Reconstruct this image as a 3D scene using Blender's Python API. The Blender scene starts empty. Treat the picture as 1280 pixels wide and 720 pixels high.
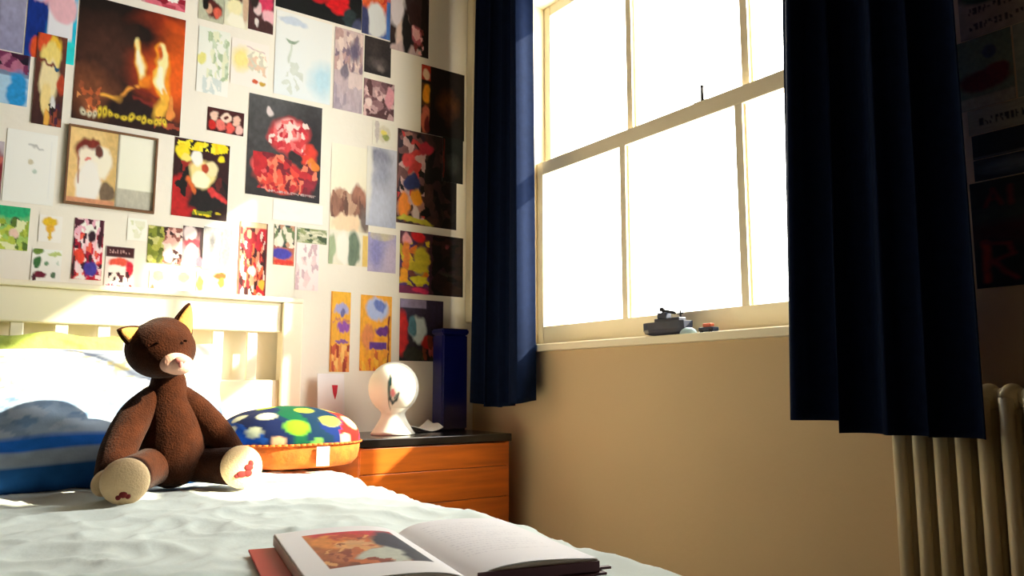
import bpy, bmesh, math, random
import numpy as np
from mathutils import Vector, Matrix, noise, Quaternion
random.seed(7)
S = bpy.context.scene
COL = S.collection
PI = math.pi

# ---------------------------------------------------------------- helpers
def lin(c):
    c = np.asarray(c, dtype=float) / 255.0
    return np.where(c <= 0.04045, c / 12.92, ((c + 0.055) / 1.055) ** 2.4)

def mat(name, rgb, rough=0.6, metal=0.0, noise_amt=0.0, noise_scale=8.0, bump=0.0, bump_scale=60.0,
        sheen=0.0, attr=None, spec=0.5, stretch=(1, 1, 1), coat=0.0):
    m = bpy.data.materials.new(name); m.use_nodes = True
    nt = m.node_tree; N = nt.nodes; L = nt.links
    b = N['Principled BSDF']
    b.inputs['Roughness'].default_value = rough
    b.inputs['Metallic'].default_value = metal
    b.inputs['Specular IOR Level'].default_value = spec
    if sheen:
        b.inputs['Sheen Weight'].default_value = sheen
        b.inputs['Sheen Roughness'].default_value = 0.5
    if coat: b.inputs['Coat Weight'].default_value = coat
    col = (*[float(v) for v in lin(rgb)], 1)
    tc = N.new('ShaderNodeTexCoord'); mp = N.new('ShaderNodeMapping')
    mp.inputs['Scale'].default_value = stretch
    L.new(tc.outputs['Object'], mp.inputs['Vector'])
    if attr:
        a = N.new('ShaderNodeAttribute'); a.attribute_name = attr
        L.new(a.outputs['Color'], b.inputs['Base Color'])
    elif noise_amt:
        n = N.new('ShaderNodeTexNoise'); n.inputs['Scale'].default_value = noise_scale
        n.inputs['Detail'].default_value = 5
        L.new(mp.outputs['Vector'], n.inputs['Vector'])
        r = N.new('ShaderNodeValToRGB')
        r.color_ramp.elements[0].position = 0.3; r.color_ramp.elements[1].position = 0.7
        r.color_ramp.elements[0].color = (*[v * (1 - noise_amt) for v in col[:3]], 1)
        r.color_ramp.elements[1].color = (*[min(1, v * (1 + noise_amt)) for v in col[:3]], 1)
        L.new(n.outputs['Fac'], r.inputs['Fac']); L.new(r.outputs['Color'], b.inputs['Base Color'])
    else:
        b.inputs['Base Color'].default_value = col
    if bump:
        n2 = N.new('ShaderNodeTexNoise'); n2.inputs['Scale'].default_value = bump_scale
        n2.inputs['Detail'].default_value = 4
        L.new(mp.outputs['Vector'], n2.inputs['Vector'])
        bp = N.new('ShaderNodeBump'); bp.inputs['Strength'].default_value = bump
        bp.inputs['Distance'].default_value = 0.01
        L.new(n2.outputs['Fac'], bp.inputs['Height']); L.new(bp.outputs['Normal'], b.inputs['Normal'])
    return m

M = {}
M['plaster_white'] = mat('off_white_plaster', (244, 238, 226), 0.85, noise_amt=0.015, noise_scale=3, bump=0.08, bump_scale=40)  # lighter copy of the wall paint: poster wall's brighter light put into its colour
M['plaster'] = mat('beige_plaster', (204, 178, 140), 0.85, noise_amt=0.02, noise_scale=3, bump=0.08, bump_scale=40)  # darker copy of the wall paint: window wall's shade put into its colour
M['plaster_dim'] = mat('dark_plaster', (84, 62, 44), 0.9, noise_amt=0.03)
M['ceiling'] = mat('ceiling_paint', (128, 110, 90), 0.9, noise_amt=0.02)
M['carpet'] = mat('brown_carpet', (70, 50, 34), 0.95, noise_amt=0.2, noise_scale=60, bump=0.4, bump_scale=300)
M['frame'] = mat('cream_gloss_paint', (238, 226, 196), 0.35, noise_amt=0.015, noise_scale=5)
M['bed_paint'] = mat('white_gloss_paint', (246, 236, 212), 0.4, noise_amt=0.01)
M['mattress'] = mat('mattress_ticking', (225, 225, 215), 0.9, noise_amt=0.03)
M['duvet'] = mat('pale_green_cotton', (226, 238, 234), 0.9, noise_amt=0.03, noise_scale=6, bump=0.25, bump_scale=18, sheen=0.2)
M['curtain'] = mat('navy_curtain_cloth', (13, 23, 46), 0.9, noise_amt=0.12, noise_scale=40, bump=0.1, bump_scale=400, spec=0.05)
M['iron'] = mat('radiator_enamel', (214, 200, 168), 0.45, noise_amt=0.03)
M['metal_dark'] = mat('dark_metal', (40, 38, 40), 0.4, 0.8)
M['brass'] = mat('dull_brass', (120, 100, 60), 0.4, 0.8)
M['wood'] = mat('orange_pine', (186, 90, 14), 0.4, noise_amt=0.25, noise_scale=5, stretch=(0.8, 1, 9), coat=0.1)
M['wood_dark'] = mat('pine_shadow_gap', (130, 66, 16), 0.6, noise_amt=0.1)
M['black_top'] = mat('black_glass_top', (20, 16, 15), 0.22, noise_amt=0.2, noise_scale=20)
M['fur'] = mat('brown_plush', (50, 22, 7), 0.95, noise_amt=0.3, noise_scale=30, bump=0.5, bump_scale=220, sheen=0.06, spec=0.05)
M['cream_fur'] = mat('cream_plush', (236, 204, 158), 0.95, noise_amt=0.06, noise_scale=30, bump=0.3, bump_scale=220, sheen=0.3, spec=0.1)
M['lining'] = mat('tan_plush', (196, 142, 76), 0.95, noise_amt=0.06, bump=0.3, bump_scale=220, spec=0.1)
M['muzzle'] = mat('pink_cream_plush', (226, 176, 156), 0.95, noise_amt=0.05, bump=0.2, bump_scale=200, spec=0.1)
M['nose'] = mat('pink_nose', (216, 130, 122), 0.8, noise_amt=0.05)
M['stitch'] = mat('dark_red_thread', (120, 26, 22), 0.8, noise_amt=0.1)
M['eye'] = mat('dark_eye', (16, 7, 4), 0.95, spec=0.0)
M['paint'] = mat('printed_paper', (255, 255, 255), 0.6, attr='Col', spec=0.3)
M['cloth_print'] = mat('printed_cloth', (255, 255, 255), 0.9, attr='Col', spec=0.15, bump=0.2, bump_scale=30)
M['paper'] = mat('white_paper', (246, 246, 250), 0.7, noise_amt=0.01)
M['paper_edge'] = mat('page_edges', (206, 190, 176), 0.8, noise_amt=0.12, noise_scale=10, stretch=(1, 1, 80))
M['red_cover'] = mat('red_book_cloth', (196, 44, 32), 0.6, noise_amt=0.06)
M['maroon'] = mat('dark_maroon_edge', (92, 50, 60), 0.6, noise_amt=0.1)
M['green_cloth'] = mat('olive_green_cotton', (150, 168, 78), 0.9, noise_amt=0.2, noise_scale=9, bump=1.0, bump_scale=16)
M['orange_cloth'] = mat('orange_woven_cloth', (196, 92, 20), 0.9, noise_amt=0.3, noise_scale=26, bump=0.3, bump_scale=60)
M['white_cloth'] = mat('white_cotton', (240, 238, 232), 0.9, noise_amt=0.02, bump=0.3, bump_scale=14)
M['white_tag'] = mat('white_satin_tag', (225, 225, 225), 0.6, noise_amt=0.02)
M['blue_plastic'] = mat('deep_blue_plastic', (10, 16, 92), 0.3, noise_amt=0.06)
M['navy_plastic'] = mat('navy_toy_plastic', (8, 26, 56), 0.45, noise_amt=0.15, noise_scale=30)
M['teal_plastic'] = mat('pale_blue_plastic', (176, 204, 214), 0.4, noise_amt=0.03)
M['orange_plastic'] = mat('orange_red_plastic', (196, 84, 50), 0.5, noise_amt=0.05)
M['frame_wood'] = mat('brown_frame_wood', (120, 84, 56), 0.5, noise_amt=0.15, noise_scale=12)
M['red_ink'] = mat('crimson_card_ink', (206, 22, 54), 0.6, noise_amt=0.03)

def glass_mat():
    m = bpy.data.materials.new('window_glass'); m.use_nodes = True
    nt = m.node_tree; N = nt.nodes; L = nt.links
    for n in list(N): N.remove(n)
    o = N.new('ShaderNodeOutputMaterial'); t = N.new('ShaderNodeBsdfTransparent'); g = N.new('ShaderNodeBsdfGlossy')
    g.inputs['Roughness'].default_value = 0.02
    t.inputs['Color'].default_value = (0.97, 0.98, 0.97, 1)
    mx = N.new('ShaderNodeMixShader'); mx.inputs['Fac'].default_value = 0.05
    L.new(t.outputs[0], mx.inputs[1]); L.new(g.outputs[0], mx.inputs[2]); L.new(mx.outputs[0], o.inputs['Surface'])
    return m
M['glass'] = glass_mat()

def obj(name, bm, m, parent=None, smooth=False, bevel=0.0):
    if isinstance(bm, bmesh.types.BMesh):
        me = bpy.data.meshes.new(name)
        bmesh.ops.recalc_face_normals(bm, faces=bm.faces)
        bm.to_mesh(me); bm.free()
    else: me = bm
    if smooth:
        for p in me.polygons: p.use_smooth = True
    me.materials.append(M[m] if isinstance(m, str) else m)
    o = bpy.data.objects.new(name, me); COL.objects.link(o)
    if parent is not None: attach(o, parent)
    if bevel:
        md = o.modifiers.new('bevel', 'BEVEL'); md.width = bevel; md.segments = 2; md.limit_method = 'ANGLE'
    return o

def attach(o, parent):
    o.parent = parent
    o.matrix_parent_inverse = Matrix.Translation(-Vector(wl(parent)))

def wl(p):
    # world location of an (unrotated) chain of parents
    v = Vector(p.location)
    q = p
    while q.parent is not None:
        v = v + Vector(q.matrix_parent_inverse.translation) + Vector(q.parent.location)
        q = q.parent
        if q.parent is None: break
    return v

def thing(name, label, cat, loc=(0, 0, 0), group=None):
    o = bpy.data.objects.new(name, None); COL.objects.link(o); o.location = loc
    o.empty_display_size = 0.05
    return tag(o, label, cat, group)

def tag(o, label, cat, group=None):
    o['label'] = label; o['category'] = cat
    if group: o['group'] = group
    return o

def struct(name, bm, m, parent=None, **k):
    o = obj(name, bm, m, parent, **k)
    if parent is None: o['kind'] = 'structure'
    return o

def box(bm, x0, x1, y0, y1, z0, z1, rot=None):
    r = bmesh.ops.create_cube(bm, size=1.0)
    for v in r['verts']:
        v.co = Vector(((x0 + x1) / 2 + v.co.x * (x1 - x0), (y0 + y1) / 2 + v.co.y * (y1 - y0), (z0 + z1) / 2 + v.co.z * (z1 - z0)))
        if rot: v.co = rot @ v.co
    return r['verts']

def B(*a, **k):
    bm = bmesh.new(); box(bm, *a, **k); return bm

def ell(bm, c, r, rot=None, seg=24, rings=16):
    q = bmesh.ops.create_uvsphere(bm, u_segments=seg, v_segments=rings, radius=1.0)
    for v in q['verts']:
        p = Vector((v.co.x * r[0], v.co.y * r[1], v.co.z * r[2]))
        if rot: p = rot @ p
        v.co = p + Vector(c)
    return q['verts']

def tube(bm, p0, p1, r0, r1=None, seg=16):
    p0 = Vector(p0); p1 = Vector(p1); d = p1 - p0
    r1 = r0 if r1 is None else r1
    q = bmesh.ops.create_cone(bm, cap_ends=True, segments=seg, radius1=r0, radius2=r1, depth=d.length)
    R = d.to_track_quat('Z', 'Y').to_matrix()
    for v in q['verts']: v.co = R @ v.co + (p0 + p1) / 2
    return q['verts']

def chain(bm, pts, n=14):
    """spheres along a smooth path; pts = [(x,y,z,r),...]"""
    P = [np.array(p, float) for p in pts]
    for i in range(len(P) - 1):
        a = P[max(i - 1, 0)]; b = P[i]; c = P[i + 1]; d = P[min(i + 2, len(P) - 1)]
        for k in range(n):
            t = k / n
            q = 0.5 * ((2 * b) + (-a + c) * t + (2 * a - 5 * b + 4 * c - d) * t * t + (-a + 3 * b - 3 * c + d) * t ** 3)
            ell(bm, q[:3], (q[3],) * 3, seg=16, rings=10)
    q = P[-1]; ell(bm, q[:3], (q[3],) * 3, seg=16, rings=10)

def blob(name, bm, m, parent, voxel=0.006, smooth=8):
    """fuse overlapping volumes into one continuous surface"""
    me = bpy.data.meshes.new('tmp'); bm.to_mesh(me); bm.free()
    t = bpy.data.objects.new('tmp', me); COL.objects.link(t)
    r = t.modifiers.new('r', 'REMESH'); r.mode = 'VOXEL'; r.voxel_size = voxel
    s = t.modifiers.new('s', 'SMOOTH'); s.iterations = smooth; s.factor = 0.6
    dg = bpy.context.evaluated_depsgraph_get(); dg.update()
    me2 = bpy.data.meshes.new_from_object(t.evaluated_get(dg))
    bpy.data.objects.remove(t); bpy.data.meshes.remove(me)
    me2.name = name
    return obj(name, me2, m, parent, smooth=True)

def lathe(prof, seg=48, cap=True):
    bm = bmesh.new(); rings = []
    for r, z in prof:
        rings.append([bm.verts.new((r * math.cos(2 * PI * i / seg), r * math.sin(2 * PI * i / seg), z)) for i in range(seg)])
    for a, b in zip(rings, rings[1:]):
        for i in range(seg):
            bm.faces.new((a[i], a[(i + 1) % seg], b[(i + 1) % seg], b[i]))
    if cap: bm.faces.new(rings[0][::-1]); bm.faces.new(rings[-1])
    return bm

def sheet_mesh(name, P, thick=0.0, closed=False):
    """P: (nu,nv,3) array -> mesh of quads, given thickness along local normals"""
    nu, nv = P.shape[:2]
    V = P.reshape(-1, 3)
    F = []
    for i in range(nu - 1):
        for j in range(nv - 1):
            a = i * nv + j; F.append((a, a + 1, a + nv + 1, a + nv))
    if thick:
        du = np.gradient(P, axis=0); dv = np.gradient(P, axis=1)
        n = np.cross(du, dv); n /= (np.linalg.norm(n, axis=2, keepdims=True) + 1e-12)
        W = (P + n * thick).reshape(-1, 3); k = len(V)
        F2 = [tuple(q + k for q in f[::-1]) for f in F]
        E_ = []
        def idx(i, j): return i * nv + j
        ring = [idx(i, 0) for i in range(nu)] + [idx(nu - 1, j) for j in range(1, nv)] + \
               [idx(i, nv - 1) for i in range(nu - 2, -1, -1)] + [idx(0, j) for j in range(nv - 2, 0, -1)]
        for a, b in zip(ring, ring[1:] + ring[:1]): E_.append((a, b, b + k, a + k))
        V = np.vstack([V, W]); F = F + F2 + E_
    me = bpy.data.meshes.new(name)
    me.from_pydata([tuple(map(float, v)) for v in V], [], F); me.update()
    return me

def set_col(me, C):
    a = me.color_attributes.new('Col', 'FLOAT_COLOR', 'POINT')
    n = len(me.vertices)
    X = np.ones((n, 4)); X[:len(C), :3] = C
    a.data.foreach_set('color', X.ravel())

# ---------------------------------------------------------------- painter for printed surfaces (u right, v down, 0..1)
def sm(d, s): return np.clip(0.5 - d / (2 * s), 0, 1)

def vnoise(u, v, f, seed):
    rs = np.random.RandomState(seed); g = rs.rand(64, 64)
    x = (u * f) % 63; y = (v * f) % 63
    xi = x.astype(int); yi = y.astype(int); fx = x - xi; fy = y - yi
    fx = fx * fx * (3 - 2 * fx); fy = fy * fy * (3 - 2 * fy)
    return (g[xi, yi] * (1 - fx) + g[xi + 1, yi] * fx) * (1 - fy) + (g[xi, yi + 1] * (1 - fx) + g[xi + 1, yi + 1] * fx) * fy

def paint(u, v, ops, seed=1, warp=0.03, detail=0.75):
    wu = u + warp * (vnoise(u, v, 7, seed) - 0.5) * 2 + warp * .5 * (vnoise(u, v, 17, seed + 5) - 0.5) * 2
    wv = v + warp * (vnoise(u, v, 7, seed + 1) - 0.5) * 2 + warp * .5 * (vnoise(u, v, 17, seed + 6) - 0.5) * 2
    C = np.ones(u.shape + (3,)) * lin((240, 238, 230))
    def mixc(k, c, C):
        k = k[..., None]; return C * (1 - k) + lin(c) * k
    for n, op in enumerate(ops):
        t = op[0]
        if t == 'bg':
            g = wv if op[3] == 'v' else wu
            g = np.clip(g, 0, 1)[..., None]; C = lin(op[1]) * (1 - g) + lin(op[2]) * g
        elif t == 'e':
            _, cx, cy, rx, ry, c = op[:6]; s = op[6] if len(op) > 6 else 0.15
            d = np.sqrt(((wu - cx) / rx) ** 2 + ((wv - cy) / ry) ** 2) - 1
            C = mixc(sm(d, s), c, C)
        elif t == 'r':
            _, x0, y0, x1, y1, c = op[:6]
            d = np.maximum(np.maximum(x0 - u, u - x1), np.maximum(y0 - v, v - y1))
            C = mixc(sm(d, 0.008), c, C)
        elif t == 'l':
            _, x0, y0, x1, y1, w, c = op[:7]
            dx, dy = x1 - x0, y1 - y0
            tt = np.clip(((wu - x0) * dx + (wv - y0) * dy) / (dx * dx + dy * dy + 1e-9), 0, 1)
            d = np.hypot(wu - x0 - tt * dx, wv - y0 - tt * dy) - w
            C = mixc(sm(d, 0.012), c, C)
        elif t == 'm':   # irregular coloured patches
            _, x0, y0, x1, y1, cnt, cols = op[:7]
            rs = np.random.RandomState(seed * 31 + n)
            px = rs.uniform(x0, x1, cnt); py = rs.uniform(y0, y1, cnt)
            best = np.full(u.shape, 1e9); bi = np.zeros(u.shape, int)
            for i in range(cnt):
                d = (wu - px[i]) ** 2 + (wv - py[i]) ** 2
                k = d < best; best = np.where(k, d, best); bi = np.where(k, i, bi)
            pal = [cols[rs.randint(len(cols))] for _ in range(cnt)]
            ins = (wu > x0) & (wu < x1) & (wv > y0) & (wv < y1)
            CC = np.array([lin(c) if c is not None else (0, 0, 0) for c in pal])[bi]
            ok = np.array([c is not None for c in pal])[bi] & ins
            C = np.where(ok[..., None], CC, C)
        elif t == 't':   # rows of small print marks
            _, x0, y0, x1, y1, nch, c = op[:7]
            rs = np.random.RandomState(seed * 17 + n)
            on = rs.rand(nch * 3 + 2, 4) > 0.35
            a = (u - x0) / (x1 - x0); b = (v - y0) / (y1 - y0)
            ins = (a >= 0) & (a < 1) & (b >= 0) & (b < 1)
            ia = np.clip((a * nch * 3).astype(int), 0, nch * 3); ib = np.clip((b * 3).astype(int), 0, 3)
            k = ins & on[ia, ib] & ((ia % 3) != 2)
            C = mixc(k.astype(float), c, C)
    d = 0.55 * (vnoise(u, v, 19, seed + 11) - .5) + 0.35 * (vnoise(u, v, 41, seed + 12) - .5)
    sat = np.clip(1.0 - C.mean(axis=-1, keepdims=True) * 1.15, 0, 1)
    C = np.clip(C * (1 + detail * d[..., None] * sat), 0, 1)
    return C

WHITE = (250, 248, 242)
def flat_print(name, rect, ops, label, cat, group, seed, side='A', lift=0.0012, warp=0.03, parent=None, step=0.0032, mat_='paint'):
    a0, a1, z0, z1 = rect
    if side == 'A': w = a1 - a0
    else: w = a0 - a1
    nu = max(6, int(w / step)); nv = max(6, int((z1 - z0) / step))
    u, v = np.meshgrid(np.linspace(0, 1, nu), np.linspace(0, 1, nv), indexing='ij')
    rs = np.random.RandomState(seed)
    curl = 0.0012 * rs.rand() * (u ** 4) * (v ** 4) + 0.001 * rs.rand() * ((1 - u) ** 4) * (v ** 4)
    th = 0.0006
    P = np.zeros((nu, nv, 3))
    if side == 'A':
        P[..., 0] = a0 + u * w; P[..., 1] = -(lift + th) - curl; P[..., 2] = z1 - v * (z1 - z0)
        thick = th
    else:
        P[..., 1] = a0 - u * w; P[..., 0] = -(lift + th) - curl; P[..., 2] = z1 - v * (z1 - z0)
        thick = th
    me = sheet_mesh(name, P, thick)
    # thickness must go towards the wall
    axis = 1 if side == 'A' else 0
    n = nu * nv
    co = np.empty(len(me.vertices) * 3); me.vertices.foreach_get('co', co); co = co.reshape(-1, 3)
    co[n:, axis] = co[:n, axis] + th
    me.vertices.foreach_set('co', co.ravel()); me.update()
    C = paint(u, v, ops, seed, warp).reshape(-1, 3)
    CC = np.vstack([C, np.ones_like(C) * 0.85])
    set_col(me, CC)
    o = obj(name, me, mat_, parent)
    if parent is None: tag(o, label, cat, group)
    return o

# ---------------------------------------------------------------- room
H = 2.75; XL = -3.4; YB = -4.1; T = 0.25
WY0, WY1, WZ0, WZ1 = -2.06, -0.385, 0.865, 2.44       # window opening
struct('floor', B(XL - T, T, YB - T, T, -0.1, 0), 'carpet')
struct('ceiling', B(XL - T, T, YB - T, T, H, H + 0.1), 'ceiling')
struct('wall_posters', B(XL - T, T, 0, T, 0, H), 'plaster_white')
struct('wall_left', B(XL - T, XL, YB, 0, 0, H), 'plaster_dim')
struct('wall_back', B(XL - T, T, YB - T, YB, 0, H), 'plaster_dim')
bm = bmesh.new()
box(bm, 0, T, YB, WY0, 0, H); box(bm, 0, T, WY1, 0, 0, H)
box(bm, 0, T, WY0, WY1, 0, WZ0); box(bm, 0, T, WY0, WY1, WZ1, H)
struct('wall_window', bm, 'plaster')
# pale boxed pipe in the corner, stopping short above the bedside cabinet
struct('trim_1', B(-0.045, -0.0005, -0.05, -0.0005, 1.015, H - 0.0005), 'frame', bevel=0.006)

# window: sliding sashes, three panes wide
win = bpy.data.objects.new('window_1', None); COL.objects.link(win); win.location = (0.08, (WY0 + WY1) / 2, WZ0)
win['kind'] = 'structure'
bm = bmesh.new()
FX0, FX1 = 0.0, 0.17
box(bm, FX0, FX1, WY1 - 0.035, WY1, WZ0, WZ1); box(bm, FX0, FX1, WY0, WY0 + 0.035, WZ0, WZ1)
box(bm, FX0, FX1, WY0 + .035, WY1 - .035, WZ1 - 0.05, WZ1); box(bm, FX0, FX1, WY0 + .035, WY1 - .035, WZ0, WZ0 + 0.03)
obj('window_frame', bm, 'frame', win, bevel=0.004)
bm = bmesh.new()   # raised beads on the frame
for y in (WY1 - 0.041, WY0 + 0.035): box(bm, 0.02, 0.035, y, y + 0.006, WZ0 + .03, WZ1 - .05)
obj('staff_bead', bm, 'frame', win)
P0, P1 = -0.462, -1.985        # glass extent in y
def sash(name, x0, x1, zb, zt, rb, rt, bars):
    bm = bmesh.new()
    s = 0.028
    box(bm, x0, x1, P0, P0 + 0.04, zb, zt); box(bm, x0, x1, P1 - 0.04, P1, zb, zt)
    box(bm, x0, x1, P1, P0, zb, zb + rb); box(bm, x0, x1, P1, P0, zt - rt, zt)
    o = obj(name, bm, 'frame', win, bevel=0.003)
    for y in bars:
        g = bmesh.new()
        box(g, x0 + 0.004, x1 - 0.004, y - 0.006, y + 0.006, zb + rb, zt - rt)
        box(g, (x0 + x1) / 2 - 0.006, (x0 + x1) / 2 + 0.006, y - 0.019, y + 0.019, zb + rb, zt - rt)
        box(g, x0 + 0.0, x0 + 0.008, y - 0.0145, y + 0.0145, zb + rb, zt - rt)
        obj('glazing_bar', g, 'frame', o)
    ys = [P0] + list(bars) + [P1]
    for a, b in zip(ys, ys[1:]):
        obj('glass_pane', B((x0 + x1) / 2 + 0.007, (x0 + x1) / 2 + 0.010, b, a, zb + rb - .004, zt - rt + .004), 'glass', o)
    return o
BARS = (-0.948, -1.480)
sash('lower_sash', 0.050, 0.092, WZ0 + 0.03, 1.676, 0.078, 0.058, BARS)
sash('upper_sash', 0.094, 0.136, 1.640, WZ1 - 0.05, 0.05, 0.045, BARS)
bm = bmesh.new()
box(bm, 0.06, 0.085, -1.345, -1.290, 1.676, 1.682); tube(bm, (0.072, -1.318, 1.68), (0.072, -1.318, 1.735), 0.006, 0.005)
ell(bm, (0.072, -1.318, 1.735), (.006, .006, .006))
obj('sash_catch', bm, 'metal_dark', win, smooth=True)
bm = bmesh.new()
box(bm, -0.045, 0.0, WY0 - 0.06, WY1 + 0.05, WZ0, WZ0 + 0.026); box(bm, -0.002, 0.05, WY0 + .035, WY1 - .035, WZ0 + .028, WZ0 + 0.032)
obj('window_sill', bm, 'frame', win, bevel=0.005)

# ---------------------------------------------------------------- radiator
rad = thing('radiator', 'old cream column radiator standing against the window wall under the right curtain', 'radiator', (-0.08, -2.4, 0))
def rad_section(y):
    bm = bmesh.new()
    zt, zb = 0.70, 0.12
    for x in (-0.045, -0.080, -0.115):
        q = tube(bm, (x, y, zb), (x, y, zt), 0.0165, seg=14)
        for v in q: v.co.y = y + (v.co.y - y) * 0.85
    for z in (zt, zb):
        q = ell(bm, (-0.08, y, z), (0.052, 0.019, 0.03), seg=20, rings=12)
    tube(bm, (-0.08, y - 0.0235, zt), (-0.08, y + 0.0235, zt), 0.020); tube(bm, (-0.08, y - 0.0235, zb), (-0.08, y + 0.0235, zb), 0.020)
    return bm
NS = 16
for i in range(NS):
    bm = rad_section(-2.025 - 0.047 * i)
    if i in (0, NS - 1):
        y = -2.025 - 0.047 * i
        tube(bm, (-0.045, y, 0.1), (-0.045, y, 0.0), 0.012, 0.016); tube(bm, (-0.115, y, 0.1), (-0.115, y, 0.0), 0.012, 0.016)
    obj('column_section', bm, 'iron', rad, smooth=True)
bm = bmesh.new(); tube(bm, (-0.08, -1.996, 0.12), (-0.08, -1.96, 0.12), 0.014); tube(bm, (-0.08, -1.97, 0.13), (-0.08, -1.97, 0.0), 0.009)
ell(bm, (-0.08, -1.97, 0.145), (.02, .02, .02)); obj('valve', bm, 'brass', rad, smooth=True)

# ---------------------------------------------------------------- curtains
def curtain(name, label, ytop, ybot, x0, amp, folds, ztop, zbot_f, seed, turn=False, n=240, m=90):
    s = np.linspace(0, 1, n)[:, None]; t = np.linspace(0, 1, m)[None, :]     # t: 0 top .. 1 bottom
    rs = np.random.RandomState(seed); ph = rs.uniform(-1, 1, 4)
    ss = s + 0.02 * np.sin(5 * s * PI + ph[0]) + 0.012 * t * np.sin(9 * s + ph[1])
    w = np.sin(2 * PI * folds * ss + 0.5 * t + ph[2])
    w = np.sign(w) * np.abs(w) ** 0.8
    A = amp * (0.75 + 0.3 * t + 0.25 * np.sin(7 * s + ph[3]))
    k = t ** 0.7
    y = (ytop[0] * (1 - k) + ybot[0] * k) * (1 - s) + (ytop[1] * (1 - k) + ybot[1] * k) * s
    y = y + 0.012 * np.cos(2 * PI * folds * ss + 0.5 * t + ph[2]) * np.minimum(1, 6 * np.minimum(s, 1 - s))
    x = x0 + A * w
    zb = np.array([zbot_f(q) for q in s[:, 0]])[:, None]
    z = ztop * (1 - t) + zb * t + 0 * s
    P = np.stack([x + 0 * z, y + 0 * z, z], -1)
    P[..., 0] = np.minimum(P[..., 0], -0.052)
    if turn:      # last fold turns back towards the window
        e = np.clip((s - 0.80) / 0.20, 0, 1)
        sv = s < 0.80
        i0 = int(0.80 * (n - 1))
        xa = P[i0, :, 0][None, :]; ya = P[i0, :, 1][None, :]
        yend = ytop[1] * (1 - k) + ybot[1] * k
        e1 = np.clip(e / 0.3, 0, 1); e2 = np.clip((e - 0.3) / 0.7, 0, 1)
        xf = -0.150
        xx = xa + (xf - xa) * np.sin(e1 * PI / 2) + (-0.055 - xf) * e2; yy = ya + (yend - ya) * e1 ** 1.5 - 0.004 * np.sin(e2 * PI * 2)
        P[..., 0] = np.where(sv, P[..., 0], xx); P[..., 1] = np.where(sv, P[..., 1], yy)
    me = sheet_mesh(name, P, 0.003)
    o = thing(name, label, 'curtain', (x0, (ytop[0] + ytop[1]) / 2, ztop))
    obj('curtain_cloth', me, 'curtain', o, smooth=True)
    # header tape along the top with hooks
    for q in range(7):
        yy = ytop[0] + (ytop[1] - ytop[0]) * (q + .5) / 7
        bm = bmesh.new(); tube(bm, (x0, yy, ztop - .01), (x0 * .5 - .07, yy, ztop + 0.04), 0.003, seg=8)
        obj('curtain_hook', bm, 'metal_dark', o)
    return o
curtain('curtain', 'navy blue curtain hanging left of the window beside the poster wall', (-0.19, -0.535), (-0.14, -0.55), -0.105, 0.026, 4.6, 2.57,
        lambda q: 0.672 - 0.03 * math.sin(q * PI), 3, True)
curtain('curtain', 'wide navy blue curtain hanging right of the window over the radiator', (-1.835, -2.235), (-1.76, -2.24), -0.175, 0.028, 4.4, 2.57,
        lambda q: 0.640 if q < 0.27 else 0.614, 8)
pole = thing('curtain_pole', 'dark curtain pole fixed above the window', 'curtain pole', (-0.12, -1.2, 2.60))
bm = bmesh.new(); tube(bm, (-0.14, -0.03, 2.615), (-0.14, -2.4, 2.615), 0.014); obj('rod', bm, 'metal_dark', pole, smooth=True)
for y in (-0.1, -2.33):
    bm = bmesh.new(); box(bm, -0.15, -0.0005, y - .01, y + .01, 2.585, 2.603); box(bm, -0.012, -0.0005, y - .02, y + .02, 2.56, 2.64)
    obj('bracket', bm, 'metal_dark', pole)

# ---------------------------------------------------------------- bed
BX0, BX1 = -2.30, -0.835
bed = thing('bed', 'white painted bed with a slatted headboard standing against the poster wall', 'bed', ((BX0 + BX1) / 2, -1.1, 0))
bm = bmesh.new(); box(bm, BX0 + .08, BX1 - .08, -0.07, -0.035, 0.93, 1.045)
hb = obj('headboard', bm, 'bed_paint', bed, bevel=0.006)
obj('cap_rail', B(BX0, BX1, -0.085, -0.02, 1.045, 1.065), 'bed_paint', hb, bevel=0.006)
obj('lower_rail', B(BX0 + .08, BX1 - .08, -0.066, -0.038, 0.40, 0.75), 'bed_paint', hb, bevel=0.005)
for x in (BX0, BX1 - 0.08):
    obj('post', B(x, x + 0.08, -0.085, -0.02, 0, 1.045), 'bed_paint', hb, bevel=0.006)
x = BX1 - 0.08 - 0.087 - 0.038
while x > BX0 + 0.1:
    obj('slat', B(x, x + 0.038, -0.062, -0.042, 0.75, 0.93), 'bed_paint', hb, bevel=0.003)
    x -= 0.125
for x in (BX0 + 0.02, BX1 - 0.09): obj('side_rail', B(x, x + 0.03, -2.32, -0.086, 0.18, 0.30), 'bed_paint', bed, bevel=0.004)
for x in (BX0 + .02, BX1 - 0.1): obj('leg', B(x, x + 0.06, -2.38, -2.32, 0, 0.34), 'bed_paint', bed, bevel=0.004)
bm = B(BX0 + 0.055, BX1 - 0.10, -2.31, -0.09, 0.19, 0.425)
bmesh.ops.bevel(bm, geom=bm.edges[:], offset=0.04, segments=4, affect='EDGES')
obj('mattress', bm, 'mattress', bed, smooth=True)

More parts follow.
